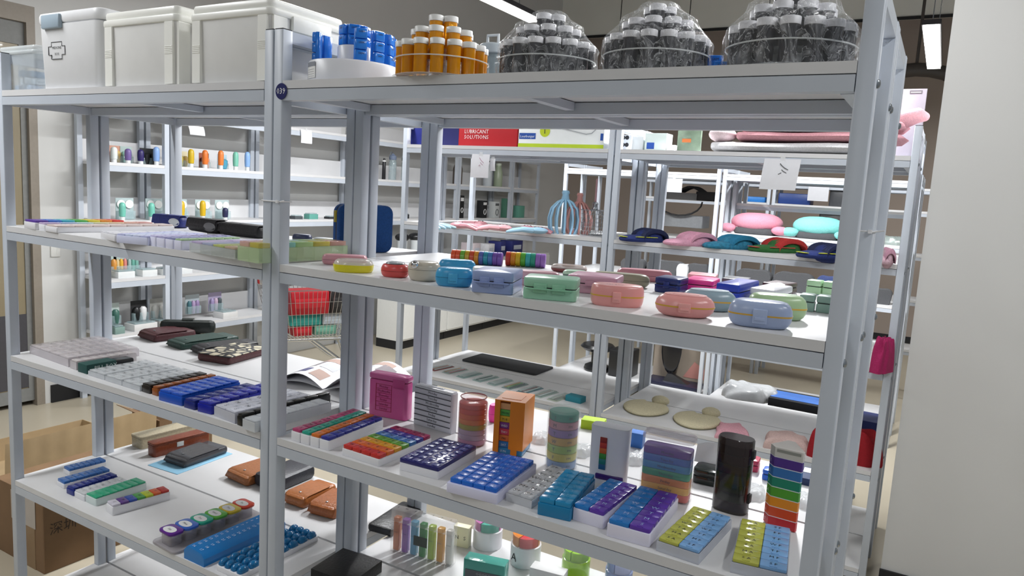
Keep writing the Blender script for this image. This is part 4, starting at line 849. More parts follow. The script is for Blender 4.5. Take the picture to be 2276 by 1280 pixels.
def tealx(t, w, d, h):
    q = MB(); q.rbox(w*.9, .002, h*.05, h*.62, .002, .0005, 2, 0, -d/2-.0012); q.build('printed_panel', pap('6a6f74'), t)
    q = MB()
    for k in range(4): q.text('OOOOO', .012, T(0, -d/2-.003, h*(.14+.12*k), 0, PI/2))
    q.build('lettering', pap('cfd0d0'), t, 0)
carton('teal film wrapped box with a grey printed panel in front of the drums', ((1028, 1296), (1118, 1316), .05), Z4, .085, mat('teal_wrap', hexc('4aa89a'), .15, coat=.5, bump=.3), extra=tealx)
carton('plain white carton beside the letter A drum', ((1175, 1296), (1250, 1316), .05), Z4, .055, pap('e2e2e2'))
carton('flat black box at the bottom edge beside the middle back posts', ((690, 1290), (780, 1322), (840, 1268)), Z4, .040, lea('1a1817'))
# ================================================================= Z3 back rack right: odds and ends behind the towers
carton('lime green folded box behind the white dispenser', ((1290, 952), (1340, 960), .05), Z3, .030, pap('a9c82a'))
carton('small blue box at the rear edge behind the rainbow tower', ((1396, 992), (1426, 998), .04), Z3, .045, pap('3a72c0'))
case('hot pink rounded piece behind the rainbow can', ((1080, 938), (1100, 942), .05), Z3, .060, pl('ee3fa0'), e=2)
t = boxcase('white lidded case with a glossy black base, left of the dark oval tower', ((1536, 1072), (1596, 1086), .07), Z3, .040, pl('16201e', .1), r=.016)
q = MB(); q.grid(8, 6, lambda u, v: ((u-.5)*.095, .032+.022*v, .038+.055*v*(.6+.4*math.sin(.4+u*2.3))), thick=.002); q.build('open_lid', pl('e6e8ea'), t)
boxcase('raspberry red hinged case to the right of the dark oval tower', ((1655, 1046), (1684, 1052), .05), Z3, .034, pl('b83a54'), r=.008)
boxcase('bright blue case half hidden by the numbered tower', ((1692, 1066), (1718, 1072), .04), Z3, .030, pl('2a66d0'), r=.008)
def navyx(t, w, d, h):
    q = MB(); q.rbox(w*.9, d*.4, h, h+.001, .001, .0005, 2, 0, d*.2); q.build('white_panel', pap('e6e6e6'), t)
carton('navy booklet box with white panel beside the right post', ((1776, 1076), (1812, 1084), .10), Z3, .020, pap('26365e'), extra=navyx)
def crumple(label, fr, z, h, m_, name='plastic_bag', cat='plastic bag', seed=1, e=2.4):
    loc, rz, w, d = base(*fr[:2], z, None, fr[2]); rnd = random.Random(seed); ph = [rnd.uniform(0, 6) for _ in range(6)]
    def f(u, v):
        a = 2*PI*u; r = math.sin(min(v, .999)*PI/2)**.5; k = 1+.10*math.sin(3*a+ph[0])+.06*math.sin(7*a+ph[1]+v*4)
        x, y = math.cos(a), math.sin(a); x = math.copysign(abs(x)**(2/e), x); y = math.copysign(abs(y)**(2/e), y)
        return (w/2*k*r*x, d/2*k*r*y, max(0, h*(1-v**2.2)*(1+min(1, 2*v)*(.15*math.sin(5*a+ph[2]+v*6)+.1*math.sin(9*a+ph[3])))))
    q = MB(); q.grid(40, 10, lambda u, v: f(1-u, v)); o = q.build(name, m_, None, 60); o.location = loc; o.rotation_euler.z = rz
    return tag(o, label, cat)
BAG = mat('bag_film', hexc('e4e8ea'), .15, alpha=.55, bump=.6, nscale=60)
crumple('crumpled clear bag behind the round day tower', ((1255, 1010), (1310, 1020), .08), Z3, .022, BAG, seed=2, e=3.5)
crumple('crumpled clear bag between the dispenser and the rainbow tower', ((1388, 1030), (1424, 1038), .08), Z3, .022, BAG, seed=3, e=3.5)
crumple('folded clear bag between the dark oval tower and numbered tower', ((1655, 1110), (1700, 1118), .09), Z3, .02, BAG, seed=4, e=3.5)
crumple('clear bag of parts behind the orange pack', ((1178, 985), (1215, 990), .08), Z3, .02, BAG, seed=5, e=3.5)
crumple('clear mesh bag by the right post behind the yellow tray', ((1770, 1130), (1806, 1136), .09), Z3, .02, BAG, seed=6, e=3.5)

# ================================================================= left wall racks
XW = -3.95
def wy(px, py): return onX(px, py, XW).y
def wz(px, py): return onX(px, py, XW).z
def bottle(px, z, ytop, c, label, tube_=True):
    y = wy(px, 470 if z < 1.6 else 370); h = max(.06, wz(px, ytop)-z)
    t = thing('travel_bottle', label, 'bottle', (XW+.04, y, z), 0, 'travel bottles on the wall rack')
    q = MB(); r = .025; q.lathe([(r*.75, h*.2), (r*.9, h*.22), (r, h*.5), (r, h*.78), (r*.85, h*.91), (r*.5, h*.98), (r*.15, h)], 14); q.build('bottle_body', pl(c, .4), t)
    q = MB(); q.lathe([(r*.72, 0), (r*.75, .002), (r*.72, h*.2)], 14); q.build('cap', pl('dfe2e2'), t)
Wt = 'standing on the upper wall rack shelf'
for px, yt, c, nm in [(247, 326, 'd9dfdc', 'white'), (278, 330, '6e5a94', 'mauve'), (306, 332, '2a1f5e', 'dark purple'), (341, 326, '86a8dc', 'light blue'), (418, 331, 'c9a81c', 'mustard'), (449, 333, 'd9722a', 'first orange'), (484, 334, 'dc7a34', 'second orange'), (517, 337, '76bca6', 'mint'), (543, 337, '86ace0', 'sky blue')]:
    bottle(px, 1.897, yt, c, nm+' upside down travel bottle '+Wt)
for px, yt, c, nm in [(265, 449, '6fbcaa', 'first mint'), (330, 450, '6fbcaa', 'second mint'), (397, 446, 'd0ac1c', 'first yellow'), (444, 445, 'd0ac1c', 'second yellow'), (494, 461, '22244a', 'small navy')]:
    bottle(px, 1.452, yt, c, nm+' travel bottle on the middle wall rack shelf')
def blister(px, z, w, h, cols, label, discs=False, py=370, lean=-.18):
    y = wy(px, py); t = thing('blister_pack', label, 'blister pack', (XW-.06, y, z), PI/2, rx=0)
    q = MB(); q.rbox(w, .003, 0, h, .001, .001, 2); q.build('backing_card', cols[0] if not isinstance(cols[0], str) else pl(cols[0]), t)
    n = len(cols)-1
    for k, c in enumerate([] if discs else cols[1:]):
        q = MB(); q.lathe([(w*.30/n, .004), (w*.40/n, h*.3), (w*.40/n, h*.6), (w*.2/n, h*.7)], 12, (k-(n-1)/2)*w*.85/n, -.016); q.build('content', pl(c), t)
    if discs:
        for s in (-1, 1): q = MB(); q.lathe([(w*.22, 0), (w*.225, .008), (0.001, .009)], 20, M=T(s*w*.23, -.004, h*.72, 0, PI/2), cap=False); q.build('disc', pl('e2e4e2'), t)
    q = MB(); q.rbox(w*.96, .03, .003, h*.42, .004, .004, 2, 0, -.02); q.build('blister', cl('bcd4d8', .35), t)
for k, (px, cols) in enumerate([(264, [pap('b98a76'), 'c09080', 'cfae60']), (290, [pap('9fb0ac'), '8fc0b4', 'b0c4c0']), (340, [pap('14181c'), '16181c', '14161a']), (398, [pap('c0c8b8'), '70b8a8', 'cdbf70']), (415, [pap('c9c0a0'), 'd0c060', 'c8a860']), (463, [pap('8a4630'), '6a2a1c', 'd98050', 'c87848']), (503, [pap('a8c4d0'), '4f9ab4'])]):
    blister(px, 1.897, .10 if k != 2 else .15, .13, cols, ['rose tan pack of bottles at the left end', 'pale green pack of bottles', 'black backed bottle pack behind the light blue bottle', 'mint and cream bottle pack', 'yellow bottle pack behind the mustard bottle', 'brown and copper bottle pack by the first orange bottle', 'teal bottle pack between orange and mint bottles'][k]+' on the upper wall shelf')
for k, px in enumerate([287, 352, 408, 460, 503]):
    blister(px, 1.452, .15, .17, [pap('a9b9ba'), '7fa4a8', '7f9ca4'], 'clear pack with two white discs, %s on the middle wall shelf' % ['leftmost', 'second', 'third', 'fourth', 'rightmost'][k], True, 470)
for k, (px, cols) in enumerate([(254, ['b8a070', 'c88a3a']), (277, ['c8b080', 'd8a830', 'c87a70']), (303, ['8fa8a4', '5f9a8c', '6fa094'])]):
    blister(px, .9987, .11, .20, [pap('9fb0ac')]+cols, 'pack of %s bottles on the third wall shelf' % ['amber', 'yellow and pink', 'sage green'][k], py=600)
def wbox(px, z, w, d, h, c, label, py=600, x=XW+.02, dark=None):
    y = wy(px, py); t = thing('small_carton', label, 'box', (x, y, z), PI/2); q = MB(); q.rbox(w, d, 0, h, .002, .001, 2); q.build('box_body', pap(c), t)
    q = MB(); q.rbox(w*.9, d*.86, h, h+.012, .006, .005, 2); q.build('wrap_top', cl('b4ccd0', .5), t)
for k, (px, w) in enumerate([(270, .14), (322, .13), (358, .07), (400, .14)]): wbox(px, .9987, w, .10, .05, 'dfe2e2', 'white tray of packs, %s on the third wall shelf' % ['leftmost', 'second', 'narrow third', 'last visible'][k])
for k, (px, w, c) in enumerate([(252, .08, '7f9a94'), (310, .20, 'dcdcdc'), (352, .10, '9a9a98'), (498, .16, 'dcdcdc')]): wbox(px, .56, w, .14, .055, c, 'low %s box on the bottom wall shelf' % ['green grey', 'long white', 'grey', 'white right hand'][k], 720)
for k, (px, cols) in enumerate([(256, ['6f9a90', '3f6a60']), (318, ['101214', 'e0e0e0']), (360, ['b0b0ac', 'c4c4c0']), (437, ['3f6a74', '9a86a8', '86749a']), (487, ['8f82a8', 'b09aae', '3f4a50'])]):
    blister(px, .615, .14, .17, [pap(['b0bcb8', '131416', 'a8a8a4', '9aa4a8', '8f86a0'][k])]+cols, '%s on the bottom wall shelf' % ['green glinting pack', 'black card pack with silver window', 'grey card pack', 'teal and mauve tube pack', 'mauve and grey tube pack'][k], py=700)
# papers hanging from beams
def paper(px0, py0, px1, py1, Y=None, X=None, skew=0, label='', ink=None, c='dcdde2', mark=''):
    on = (lambda a, b: onY(a, b, Y)) if Y is not None else (lambda a, b: onX(a, b, X))
    a = on(px0, py0); b = on(px1, py1); w = (Vector((b.x, b.y, 0))-Vector((a.x, a.y, 0))).length; h = a.z-b.z
    t = thing('paper_note', label, 'paper', ((a.x+b.x)/2, (a.y+b.y)/2, b.z), 0 if Y is not None else PI/2)
    q = MB(); q.grid(6, 6, lambda u, v: ((u-.5)*w+skew*(1-v)*w, -.004*math.sin(v*PI)-.002, v*h)); 
    q2 = MB(); vs = q.v; q2.add(vs+[(x, y+.0006, z) for x, y, z in vs], q.f+[tuple(len(vs)+i for i in reversed(f)) for f in q.f]); q2.build('sheet', pap(c), t)
    q = MB(); q.box(-.012+skew*0, .012, -.003, .0005, h-.012, h+.012); q.build('tape', cl('eef0f0', .35), t, 0)
    if mark:
        rn = random.Random(5); q = MB(); x, z = -w*.05, h*.85
        for k in range(7):
            x2, z2 = x+rn.uniform(-.09, .10)*w, z-h*.05; q.tube([(x, -.0075, z), (x2, -.0075, z2)], w*.010, 4); x, z = (x2 if abs(x2) < w*.12 else 0), z2
        q.build('handwriting', pap(mark), t, 0)
paper(1700, 352, 1774, 424, Y=2.425, skew=-.08, label='large white note hung from the top beam of the mitten rack', mark='30363a')
paper(1050, 342, 1087, 396, Y=2.425, skew=-.05, label='white note with faint pink scribble on the left bay across the aisle', mark='b07a90')
paper(1090, 352, 1100, 380, Y=2.44, skew=.1, label='small note corner behind the pink scribbled note')
paper(1480, 396, 1515, 428, Y=4.94, label='white note hung on the far rack at the neck rest')
paper(1798, 410, 1840, 448, Y=6.79, label='white note hung on the farthest rack by the navy folder')
paper(418, 278, 452, 302, X=-3.84, skew=.12, label='tilted white note on the left wall rack above the bottles')
paper(668, 287, 692, 320, X=-3.84, skew=.05, label='small white note on the left wall rack beside the badge post')
# items on farther wall shelves
for k, px in enumerate([867, 895]):
    y = wy(px, 400); t = thing('drink_bottle', 'clear drink bottle with blue grey cap, %s of the two on the wall rack' % ['left', 'right'][k], 'bottle', (XW+.03, y, 1.897))
    q = MB(); q.lathe([(.042, 0), (.045, .004), (.045, .20), (.036, .23)], 18); q.build('bottle_body', cl('a8bcc2', .45), t)
    q = MB(); q.lathe([(.040, .23), (.043, .235), (.043, .27), (.02, .29), (.012, .30)], 18); q.build('cap', pl('6f7c94' if k == 0 else '4f6660'), t)
    q = MB(); q.tube([(0, -.043, .25), (0, -.06, .27), (0, -.03, .32), (0, 0, .31)], .004); q.build('loop', pl('6a7480'), t)
t = thing('drink_bottle', 'slim black bottle with white band at the edge of the wall rack', 'bottle', (XW+.03, wy(848, 400), 1.897)); q = MB(); q.lathe([(.02, 0), (.022, .004), (.02, .2), (.008, .24)], 14); q.build('bottle_body', pl('1c1c20'), t); q = MB(); q.lathe([(.0215, .2), (.0215, .215)], 14); q.build('band', pl('e0e0e0'), t)
for k, (px, w, h, c, lb) in enumerate([(688, .12, .05, '5fa094', 'teal small box on the wall rack between the middle posts'), (655, .10, .03, '4a5054', 'dark low item left of the teal box on the wall rack'), (735, .16, .022, '2c2f33', 'thin dark strip right of the teal box on the wall rack'), (897, .06, .05, '24262c', 'tiny dark item on the wall rack near the clear bottles')]):
    wbox(px, 1.452, w, .08, h, c, lb, 490)
for k, (px, lb) in enumerate([(893, 'black cup shape above the white cabinets, left one'), (922, 'black cup shape above the white cabinets, right one')]):
    t = thing('cup', lb, 'cup', (-3.7, onX(px, 560, -3.7).y, .95)); q = MB(); q.lathe([(.05, 0), (.055, .01), (.06, .28)], 16); q.build('cup_body', pl('c8ccce'), t); q = MB(); q.ell(.085, .085, .05, (0, 0, .30), 16, 8); q.build('lid', pl('1a1a1d'), t)
for k, (px, py, w, h, c, lb) in enumerate([(1019, 478, .10, .30, '17181a', 'black carton with a white ring picture on the far wall rack'), (1070, 484, .12, .24, '141518', 'black carton with white print on the far wall rack'), (1097, 486, .14, .23, 'c0c4c4', 'light grey carton on the far wall rack'),
        (1122, 486, .09, .28, '4a7a66', 'green bottle shaped carton on the far wall rack'), (1152, 488, .18, .18, '5f9a88', 'mint green gadget on the far wall rack')]):
    y = onX(px, py, -3.95).y; t = thing('small_carton', lb, 'box', (-3.95, y, 1.452), PI/2); q = MB(); q.rbox(w, .1, 0, h, .004, .002, 2); q.build('box_body', pap(c), t)
    if k < 3:
        q = MB(); q.tube([(w*.25*math.cos(a*PI/8), -.052, h*.35+w*.3*math.sin(a*PI/8)) for a in range(16)], .006, 4, True); q.rbox(w*.7, .002, h*.75, h*.9, .001, .0005, 1, 0, -.051); q.build('printed_picture', pap('d8d8d8' if k < 2 else '55585a'), t)
for k, (px, lb) in enumerate([(1016, 'brown tumbler on the upper far wall shelf'), (1083, 'clear kettle on the upper far wall shelf'), (1106, 'silver green flask on the upper far wall shelf')]):
    y = onX(px, 412, -3.95).y; t = thing('tumbler', lb, 'bottle', (-3.95, y, 1.897)); q = MB(); q.lathe([(.06, 0), (.065, .01), (.065, .2), (.045, .26), (.04, .3)], 16); q.build('tumbler_body', pl(['5a5048', 'bcc2c6', '9aa68e'][k], .3), t); q = MB(); q.lathe([(.045, .3), (.045, .33)], 16); q.build('cap', pl(['c8c8c8', 'dadcde', 'c0c8b8'][k]), t)

# ================================================================= floor: cartons and trolley
KR = mat('cardboard', hexc('ad9673'), .85, noise=.14, nscale=9, bump=.1)
KD = mat('cardboard_dark', hexc('7f6347'), .8, noise=.14, nscale=9, bump=.1)
# closed carton at the lower left
t = thing('cardboard_box', 'brown taped carton with printed characters on the floor under the left bay', 'cardboard box', (-1.93, .49, 0), 0)
q = MB(); q.rbox(.42, .50, 0, .36, .003, .002, 1); q.build('box_body', KD, t, 0)
q = MB(); q.text('深圳市金', .062, T(.2112, -.10, .20, PI/2, PI/2)); q.build('printed_characters', pap('3a2c20'), t, 0)
q = MB(); q.box(.02, .14, -.2515, -.2505, .0, .36); q.build('packing_tape', mat('tape', hexc('9c8060'), .25, alpha=.7), t, 0)
for x in (-.06, .06): q = MB(); q.box(x, x+.09, -.2525, -.252, .20, .34); q.build('shipping_label', pap('b4aca4'), t, 0)
def opencarton(label, x, y, rz, w, d, h, m_, flaps):
    t = thing('cardboard_box', label, 'cardboard box', (x, y, 0), rz); a, b = w/2, d/2
    for (x0, x1, y0, y1) in ((-a, a, -b, -b+.006), (-a, a, b-.006, b), (-a, -a+.006, -b+.006, b-.006), (a-.006, a, -b+.006, b-.006)):
        q = MB(); q.box(x0, x1, y0, y1, 0, h); q.build('wall_panel', m_, t, 0)
    q = MB(); q.box(-a+.007, a-.007, -b+.007, b-.007, .002, .008); q.build('bottom_panel', m_, t, 0)
    for side, hf, out, pt in flaps:
        f = {'r': lambda u, v: (a-.002+out*v+.002*math.sin(u*55), -b+d*u*(1-pt*v)+pt*v*d*.3, h+hf*v), 'b': lambda u, v: (a-w*u*(1-pt*v)-pt*v*w*.3, b-.002+out*v, h+hf*v), 'f': lambda u, v: (-a+w*u, -b-out*v, h+hf*v), 'l': lambda u, v: (-a-out*v, b-d*u, h+hf*v)}[side]
        q = MB(); q.grid(40, 4, f, thick=.004); q.build('flap', m_, t, 60)
opencarton('wide light brown open carton with a raised ridged flap, behind the left rack', -2.86, .86, 0, .80, .86, .15, KR, [('r', .25, .02, 0), ('f', -.04, .12, 0)])
opencarton('smaller open carton with pointed raised flaps beyond the cream leather case', -2.62, 1.52, -.1, .34, .36, .30, KD, [('r', .17, .03, .75), ('b', .14, .03, .5), ('f', .05, .1, .3)])
# shopping trolley
c = Vector((-3.10, 3.22, 0))
t = thing('shopping_trolley', 'chrome wire shopping trolley carrying red and teal goods', 'shopping trolley', c, 1.15)
CH = mat('trolley_chrome', (.62, .62, .6), .25, metal=1)
def wirebox(q, w0, d0, w1, d1, z0, z1, nx, ny, nz, r=.0028):
    f = lambda s, z: (w0/2+(w1-w0)/2*(z-z0)/(z1-z0), d0/2+(d1-d0)/2*(z-z0)/(z1-z0))[s]
    for i in range(nx+1):
        u = -1+2*i/nx
        for s in (-1, 1): q.tube([(u*f(0, z0), s*f(1, z0), z0), (u*f(0, z1), s*f(1, z1), z1)], r, 4)
        q.tube([(u*f(0, z0), -f(1, z0), z0), (u*f(0, z0), f(1, z0), z0)], r, 4)
    for i in range(ny+1):
        u = -1+2*i/ny
        for s in (-1, 1): q.tube([(s*f(0, z0), u*f(1, z0), z0), (s*f(0, z1), u*f(1, z1), z1)], r, 4)
    for i in range(nz+1):
        z = z0+(z1-z0)*i/nz; a, b = f(0, z), f(1, z); q.tube([(-a, -b, z), (a, -b, z), (a, b, z), (-a, b, z)], r*(2 if i in (0, nz) else 1), 4, True)
q = MB(); wirebox(q, .62, .38, .80, .50, .50, .92, 20, 12, 4); o = q.build('wire_basket', CH, t); o['kind'] = 'stuff'
for s in (-1, 1):
    q = MB(); q.tube([(-.40, s*.2, .12), (-.36, s*.2, .20), (-.30, s*.19, .49), (.30, s*.19, .47), (.42, s*.2, .15)], .012, 8); q.tube([(-.05, s*.19, .48), (.25, s*.2, .24), (.42, s*.2, .15)], .014, 8); q.build('frame_tube', CH, t)
    for x in (-.40, .42): q = MB(); q.lathe([(.045, -.012), (.05, -.008), (.05, .008), (.045, .012)], 16, M=T(x, s*.2, .052, 0, PI/2)); q.build('wheel', BLACK, t)
q = MB(); q.tube([(-.40, -.24, 1.0), (-.40, .24, 1.0)], .016, 10); q.tube([(-.40, -.24, 1.0), (-.39, -.24, .92)], .01, 6); q.tube([(-.40, .24, 1.0), (-.39, .24, .92)], .01, 6); q.build('handle_bar', pl('a02a2a'), t)
Mt = T(c.x, c.y, 0, 1.15)
for k, (x, y, z, w, d, h, col, lb) in enumerate([(-.08, -.06, .70, .34, .26, .20, 'a3121e', 'big red carton on top in the trolley'), (.20, -.06, .70, .20, .26, .20, '1d1a1a', 'black patterned carton in the trolley'), (-.10, -.05, .60, .28, .2, .095, '2f9a90', 'teal box under the red carton in the trolley'),
        (.14, -.05, .60, .18, .2, .095, 'b9c2cc', 'silver printed box in the trolley'), (-.12, -.04, .508, .16, .2, .088, 'b8202c', 'small red bag at the bottom of the trolley'), (.08, -.04, .508, .2, .2, .088, '6aa08c', 'sage green bag at the bottom of the trolley')]):
    p = Mt @ Vector((x, y, z)); o = thing('packed_carton', lb, 'box', p, 1.15); q = MB(); q.rbox(w, d, 0, h, .01, .008, 3); q.build('box_body', mat('goods_'+col, hexc(col), .4, noise=.12, nscale=20), o)
    q = MB(); q.rbox(w*.8, .002, h*.3, h*.7, .002, .0005, 1, 0, -d/2-.0008); q.build('printed_panel', mat('goodsp_'+col, [min(1, v*1.25+.01) for v in hexc(col)], .4), o)
# ================================================================= racks across the aisle (front plane y = 2.43)
FY = 2.45
def longbox(label, px0, px1, ytop, Y, z, d, m_, name='carton', extra=None, py=330):
    a = onY(px0, py, Y); b = onY(px1, py, Y); h = onY((px0+px1)/2, ytop, Y).z-z; t = thing(name, label, 'box', ((a.x+b.x)/2, Y+d/2, z)); w = b.x-a.x
    q = MB(); q.rbox(w, d, 0, h, .002, .001, 2); q.build('box_body', m_, t)
    if extra: extra(t, w, d, h)
    return t
def redx(t, w, d, h):
    q = MB(); q.box(-w/2-.0005, -w*.27, -d/2-.001, -d/2, 0, h); q.build('navy_panel', pap('14175a'), t, 0)
    q = MB(); q.text('LUBRICANT', .034, T(-w*.03, -d/2-.002, .092, 0, PI/2)); q.text('SOLUTIONS', .034, T(-w*.03, -d/2-.002, .058, 0, PI/2)); q.build('lettering', pap('e8e2e2'), t, 0)
longbox('long red and navy carton reading LUBRICANT SOLUTIONS on the top shelf across the aisle', 982, 1148, 268, FY+.05, Z1, .2, pap('b3141f'), extra=redx)
longbox('navy box at the left end of the top shelf across the aisle', 912, 944, 268, FY+.05, Z1, .2, pap('14207a'))
def grx(t, w, d, h):
    q = MB(); q.box(-w/2, w/2, -d/2-.001, -d/2, .002, .026); q.build('green_stripe', pap('a9bf1e'), t, 0)
    q = MB(); q.box(-w*.49, -w*.29, -d/2-.001, -d/2, .052, .088); q.text('Leerberger', .022, T(-w*.39, -d/2-.002, .068, 0, PI/2), 1); q.build('blue_badge', [pap('1c4a9c'), pap('e0e4ea')], t, 0)
    q = MB(); q.lathe([(.034, 0), (.034, .002)], 24, M=T(-w*.18, -d/2, .10, 0, PI/2)); q.text('1', .05, T(-w*.18, -d/2-.003, .10, 0, PI/2), 1); q.build('round_badge', [pap('b9c820'), INK], t, 0)
    q = MB(); q.box(w*.46, w*.49, -d/2-.001, -d/2, .05, .09); q.build('blue_corner', pap('1c4a9c'), t, 0)
    q = MB(); q.tube([(w*.0, -d/2-.002, .12), (w*.3, -d/2-.002, .085), (w*.36, -d/2-.002, .09), (w*.42, -d/2-.002, .12)], .003, 4); q.build('line_drawing', pap('9a9ea2'), t)
longbox('white and lime carton with a round green badge on the top shelf across the aisle', 1151, 1341, 268, FY+.05, Z1, .2, pap('dfe2e2'), extra=grx)
def dotx(t, w, d, h):
    q = MB()
    for i in (0, 1):
        for j in (0, 1): q.lathe([(.012, 0), (.012, .001)], 12, M=T(-w*.25+i*w*.35, -d/2, .03+j*.04, 0, PI/2))
    q.build('printed_dots', INK, t, 0)
longbox('white carton with four dark dots on the right top shelf', 1378, 1402, 300, FY+.06, Z1, .1, pap('d2d6dc'), extra=dotx)
longbox('pale grey carton next to the dotted one', 1403, 1429, 303, FY+.08, Z1, .1, pap('cdd2d4'))
def blx(t, w, d, h):
    q = MB(); q.box(-w*.4, -w*.05, -d/2-.001, -d/2, .01, .045); q.build('blue_panel', pap('2450a8'), t, 0)
longbox('white carton with a blue panel on the right top shelf', 1432, 1480, 296, FY+.06, Z1, .1, pap('cfdcd8'), extra=blx)
longbox('small white box beside the picture pack', 1481, 1500, 322, FY+.06, Z1, .05, pap('ececec'))
longbox('glossy pack with an orange picture beside the fluffy blankets', 1504, 1556, 290, FY+.10, Z1, .02, mat('picture_pack', hexc('8aa08a'), .3, noise=.5, nscale=14), extra=lambda t, w, d, h: (lambda q: (q.rbox(.05, .002, h*.45, h*.62, .006, .0005, 3, -w*.1, -d/2-.001), q.build('orange_picture', pap('c8703a'), t)))(MB()))
longbox('patterned pale sheet with a small dark sign beyond the pink blankets', 1962, 2046, 198, 2.95, Z1, .012, mat('pattern_sheet', hexc('a9a7b3'), .5, noise=.12, nscale=14), extra=lambda t, w, d, h: (lambda q: (q.box(w*.05, w*.38, -d/2-.001, -d/2, h*.93, h*.98), q.box(w*.08, w*.35, -d/2-.0015, -d/2-.001, h*.95, h*.96, None, 1), q.build('sign', [pap('6a6a70'), pap('cfcfd4')], t, 0)))(MB()), py=320)
def softslab(label, x0, x1, y0, y1, z, h, m_, seed, name='blanket', cat='blanket', folds=2, rise=0):
    rn = random.Random(seed); ph = [rn.uniform(0, 6) for _ in range(5)]; t = thing(name, label, cat, ((x0+x1)/2, (y0+y1)/2, z)); w, d = x1-x0, y1-y0
    for k in range(folds):
        q = MB(); R = []; n = 24
        for i in range(n+1):
            u = i/n; hh = h/folds*(1+.06*math.sin(u*9+ph[k])); dd = d*(1-.02*k)*(1+.03*math.sin(u*14+ph[k+1])); e = min(1, math.sin(u*PI)**.12+.05)
            zz = k*h/folds+rise*u**6
            R.append([(-w/2+w*u, y*dd/d*e, zz+(hh/2)*(1+zq)*1) for y, zq in [(d/2*math.cos(a), math.copysign(abs(math.sin(a))**.6, math.sin(a))*e) for a in [2*PI*j/20 for j in range(20)]]])
        q.loft(R); q.build('fold', m_, t, 60)
    return t
WF = fab('d4d4d6'); PK = fab('dba2ab'); PKD = fab('c88a92')
x0 = onY(1560, 335, FY).x
softslab('fluffy white and grey folded blanket under the pink one', x0, 1.36, FY-.01, 2.86, Z1, .062, WF, 3, folds=1)
softslab('long pink plush blanket folded in layers on the white one', x0+.13, 1.44, FY, 2.84, Z1+.060, .11, PK, 8, folds=2)
q = MB(); q.ell(.07, .10, .042, (0, 0, .042), 18, 10); o = q.build('cushion', fab('d8c4c8')); o.location = (x0+.07, FY+.12, Z1+.055); tag(o, 'small fluffy white and pink roll at the left end of the blankets', 'cushion')
q = MB(); q.tube([(1.22, 2.52, Z1+.16), (1.30, 2.54, Z1+.14), (1.40, 2.58, Z1+.175), (1.47, 2.62, Z1+.205), (1.50, 2.66, Z1+.20)], [.03, .042, .045, .036, .02], 14); tag(q.build('rolled_blanket', PK, None, 60), 'pink plush roll rising over the right end post across the aisle', 'blanket')
# pink and blue massagers on Z2
def tentacle(label, px, py, L, c, ang, group=None, n=4):
    p = onz(px, py, Z2); t = thing('soft_massager', label, 'massager', (p.x, p.y, Z2), ang)
    q = MB(); q.ell(L*.22, L*.16, .020, (0, 0, .020), 16, 8); q.build('body', pl(c, .4), t)
    for k in range(n):
        a = -.5+k*1.0/(n-1) if n > 1 else 0
        q = MB(); q.tube([(L*.12, a*.05, .018), (L*.35, a*.12, .022), (L*.6, a*.2, .012), (L*.68, a*.22, .008)], [.016, .013, .009, .006], 8); q.build('arm', pl(c, .4), t)
    for k in range(3): q = MB(); q.ell(.006, .006, .004, (-L*.08+k*L*.08, 0, .038), 8, 5); q.build('node', INK, t)
for k, (px, py, L, c, a, lb) in enumerate([(948, 507, .20, '9fc4d4', .2, 'pale blue soft massager at the left end of the shelf across the aisle'), (1020, 508, .26, 'd0929c', .1, 'pink soft massager with black nodes, left one'), (1068, 505, .24, 'c88a94', 2.8, 'pink soft massager with black nodes, right one'),
        (1118, 514, .24, 'd8a0a6', -2.6, 'rose massager with arms reaching the shelf edge'), (1172, 516, .22, 'c48a96', .4, 'dark rose massager next to the blue one'), (1196, 520, .26, '96bcd4', -2.7, 'light blue massager with arms over the shelf edge')]):
    tentacle(lb, px, py, L, c, a)
def cage(label, px, py, c, R_, H_, thin=.005, handle=.0):
    p = onz(px, py, Z2); t = thing('head_massager', label, 'massager', (p.x, p.y+R_, Z2)); m_ = pl(c, .35) if thin > .003 else SCREW
    for k in range(12):
        a = 2*PI*k/12; q = MB(); q.tube([(R_*f*math.cos(a), R_*f*math.sin(a), H_*z) for f, z in ((.75, 0), (.95, .15), (1, .35), (.85, .58), (.5, .72), (.2, .78))], thin, 5); q.build('prong', m_, t)
    q = MB(); q.lathe([(R_*.2, H_*.76), (R_*.26, H_*.8), (R_*.2, H_*.9), (R_*.26, H_*.95), (R_*.2, H_)], 12); q.build('cap', m_, t)
    if handle: q = MB(); q.tube([(0, 0, H_), (0, 0, H_+handle)], .006, 6); q.build('handle', pl('c49aa0'), t)
cage('sky blue cage shaped head massager on the shelf across the aisle', 1236, 520, '93c0dc', .095, .26, .007)
cage('dusty pink cage shaped head massager beside the blue one', 1271, 521, 'c98f88', .080, .25, .007)
cage('thin wire whisk head massager with a pink handle', 1307, 523, 'c0c0c0', .075, .20, .0016, .14)
q = MB(); wirebox(q, .16, .14, .18, .16, 0, .15, 10, 8, 6, .0012); o = q.build('wire_basket', SCREW); p = onz(1318, 526, Z2); o.location = (p.x-.03, p.y+.14, Z2+.002); tag(o, 'small thin wire basket next to the middle post across the aisle', 'basket')
case('dark teal round tin inside the wire area', ((1296, 517), (1314, 518), .05), Z2, .05, pl('2f6a6a'), e=2)
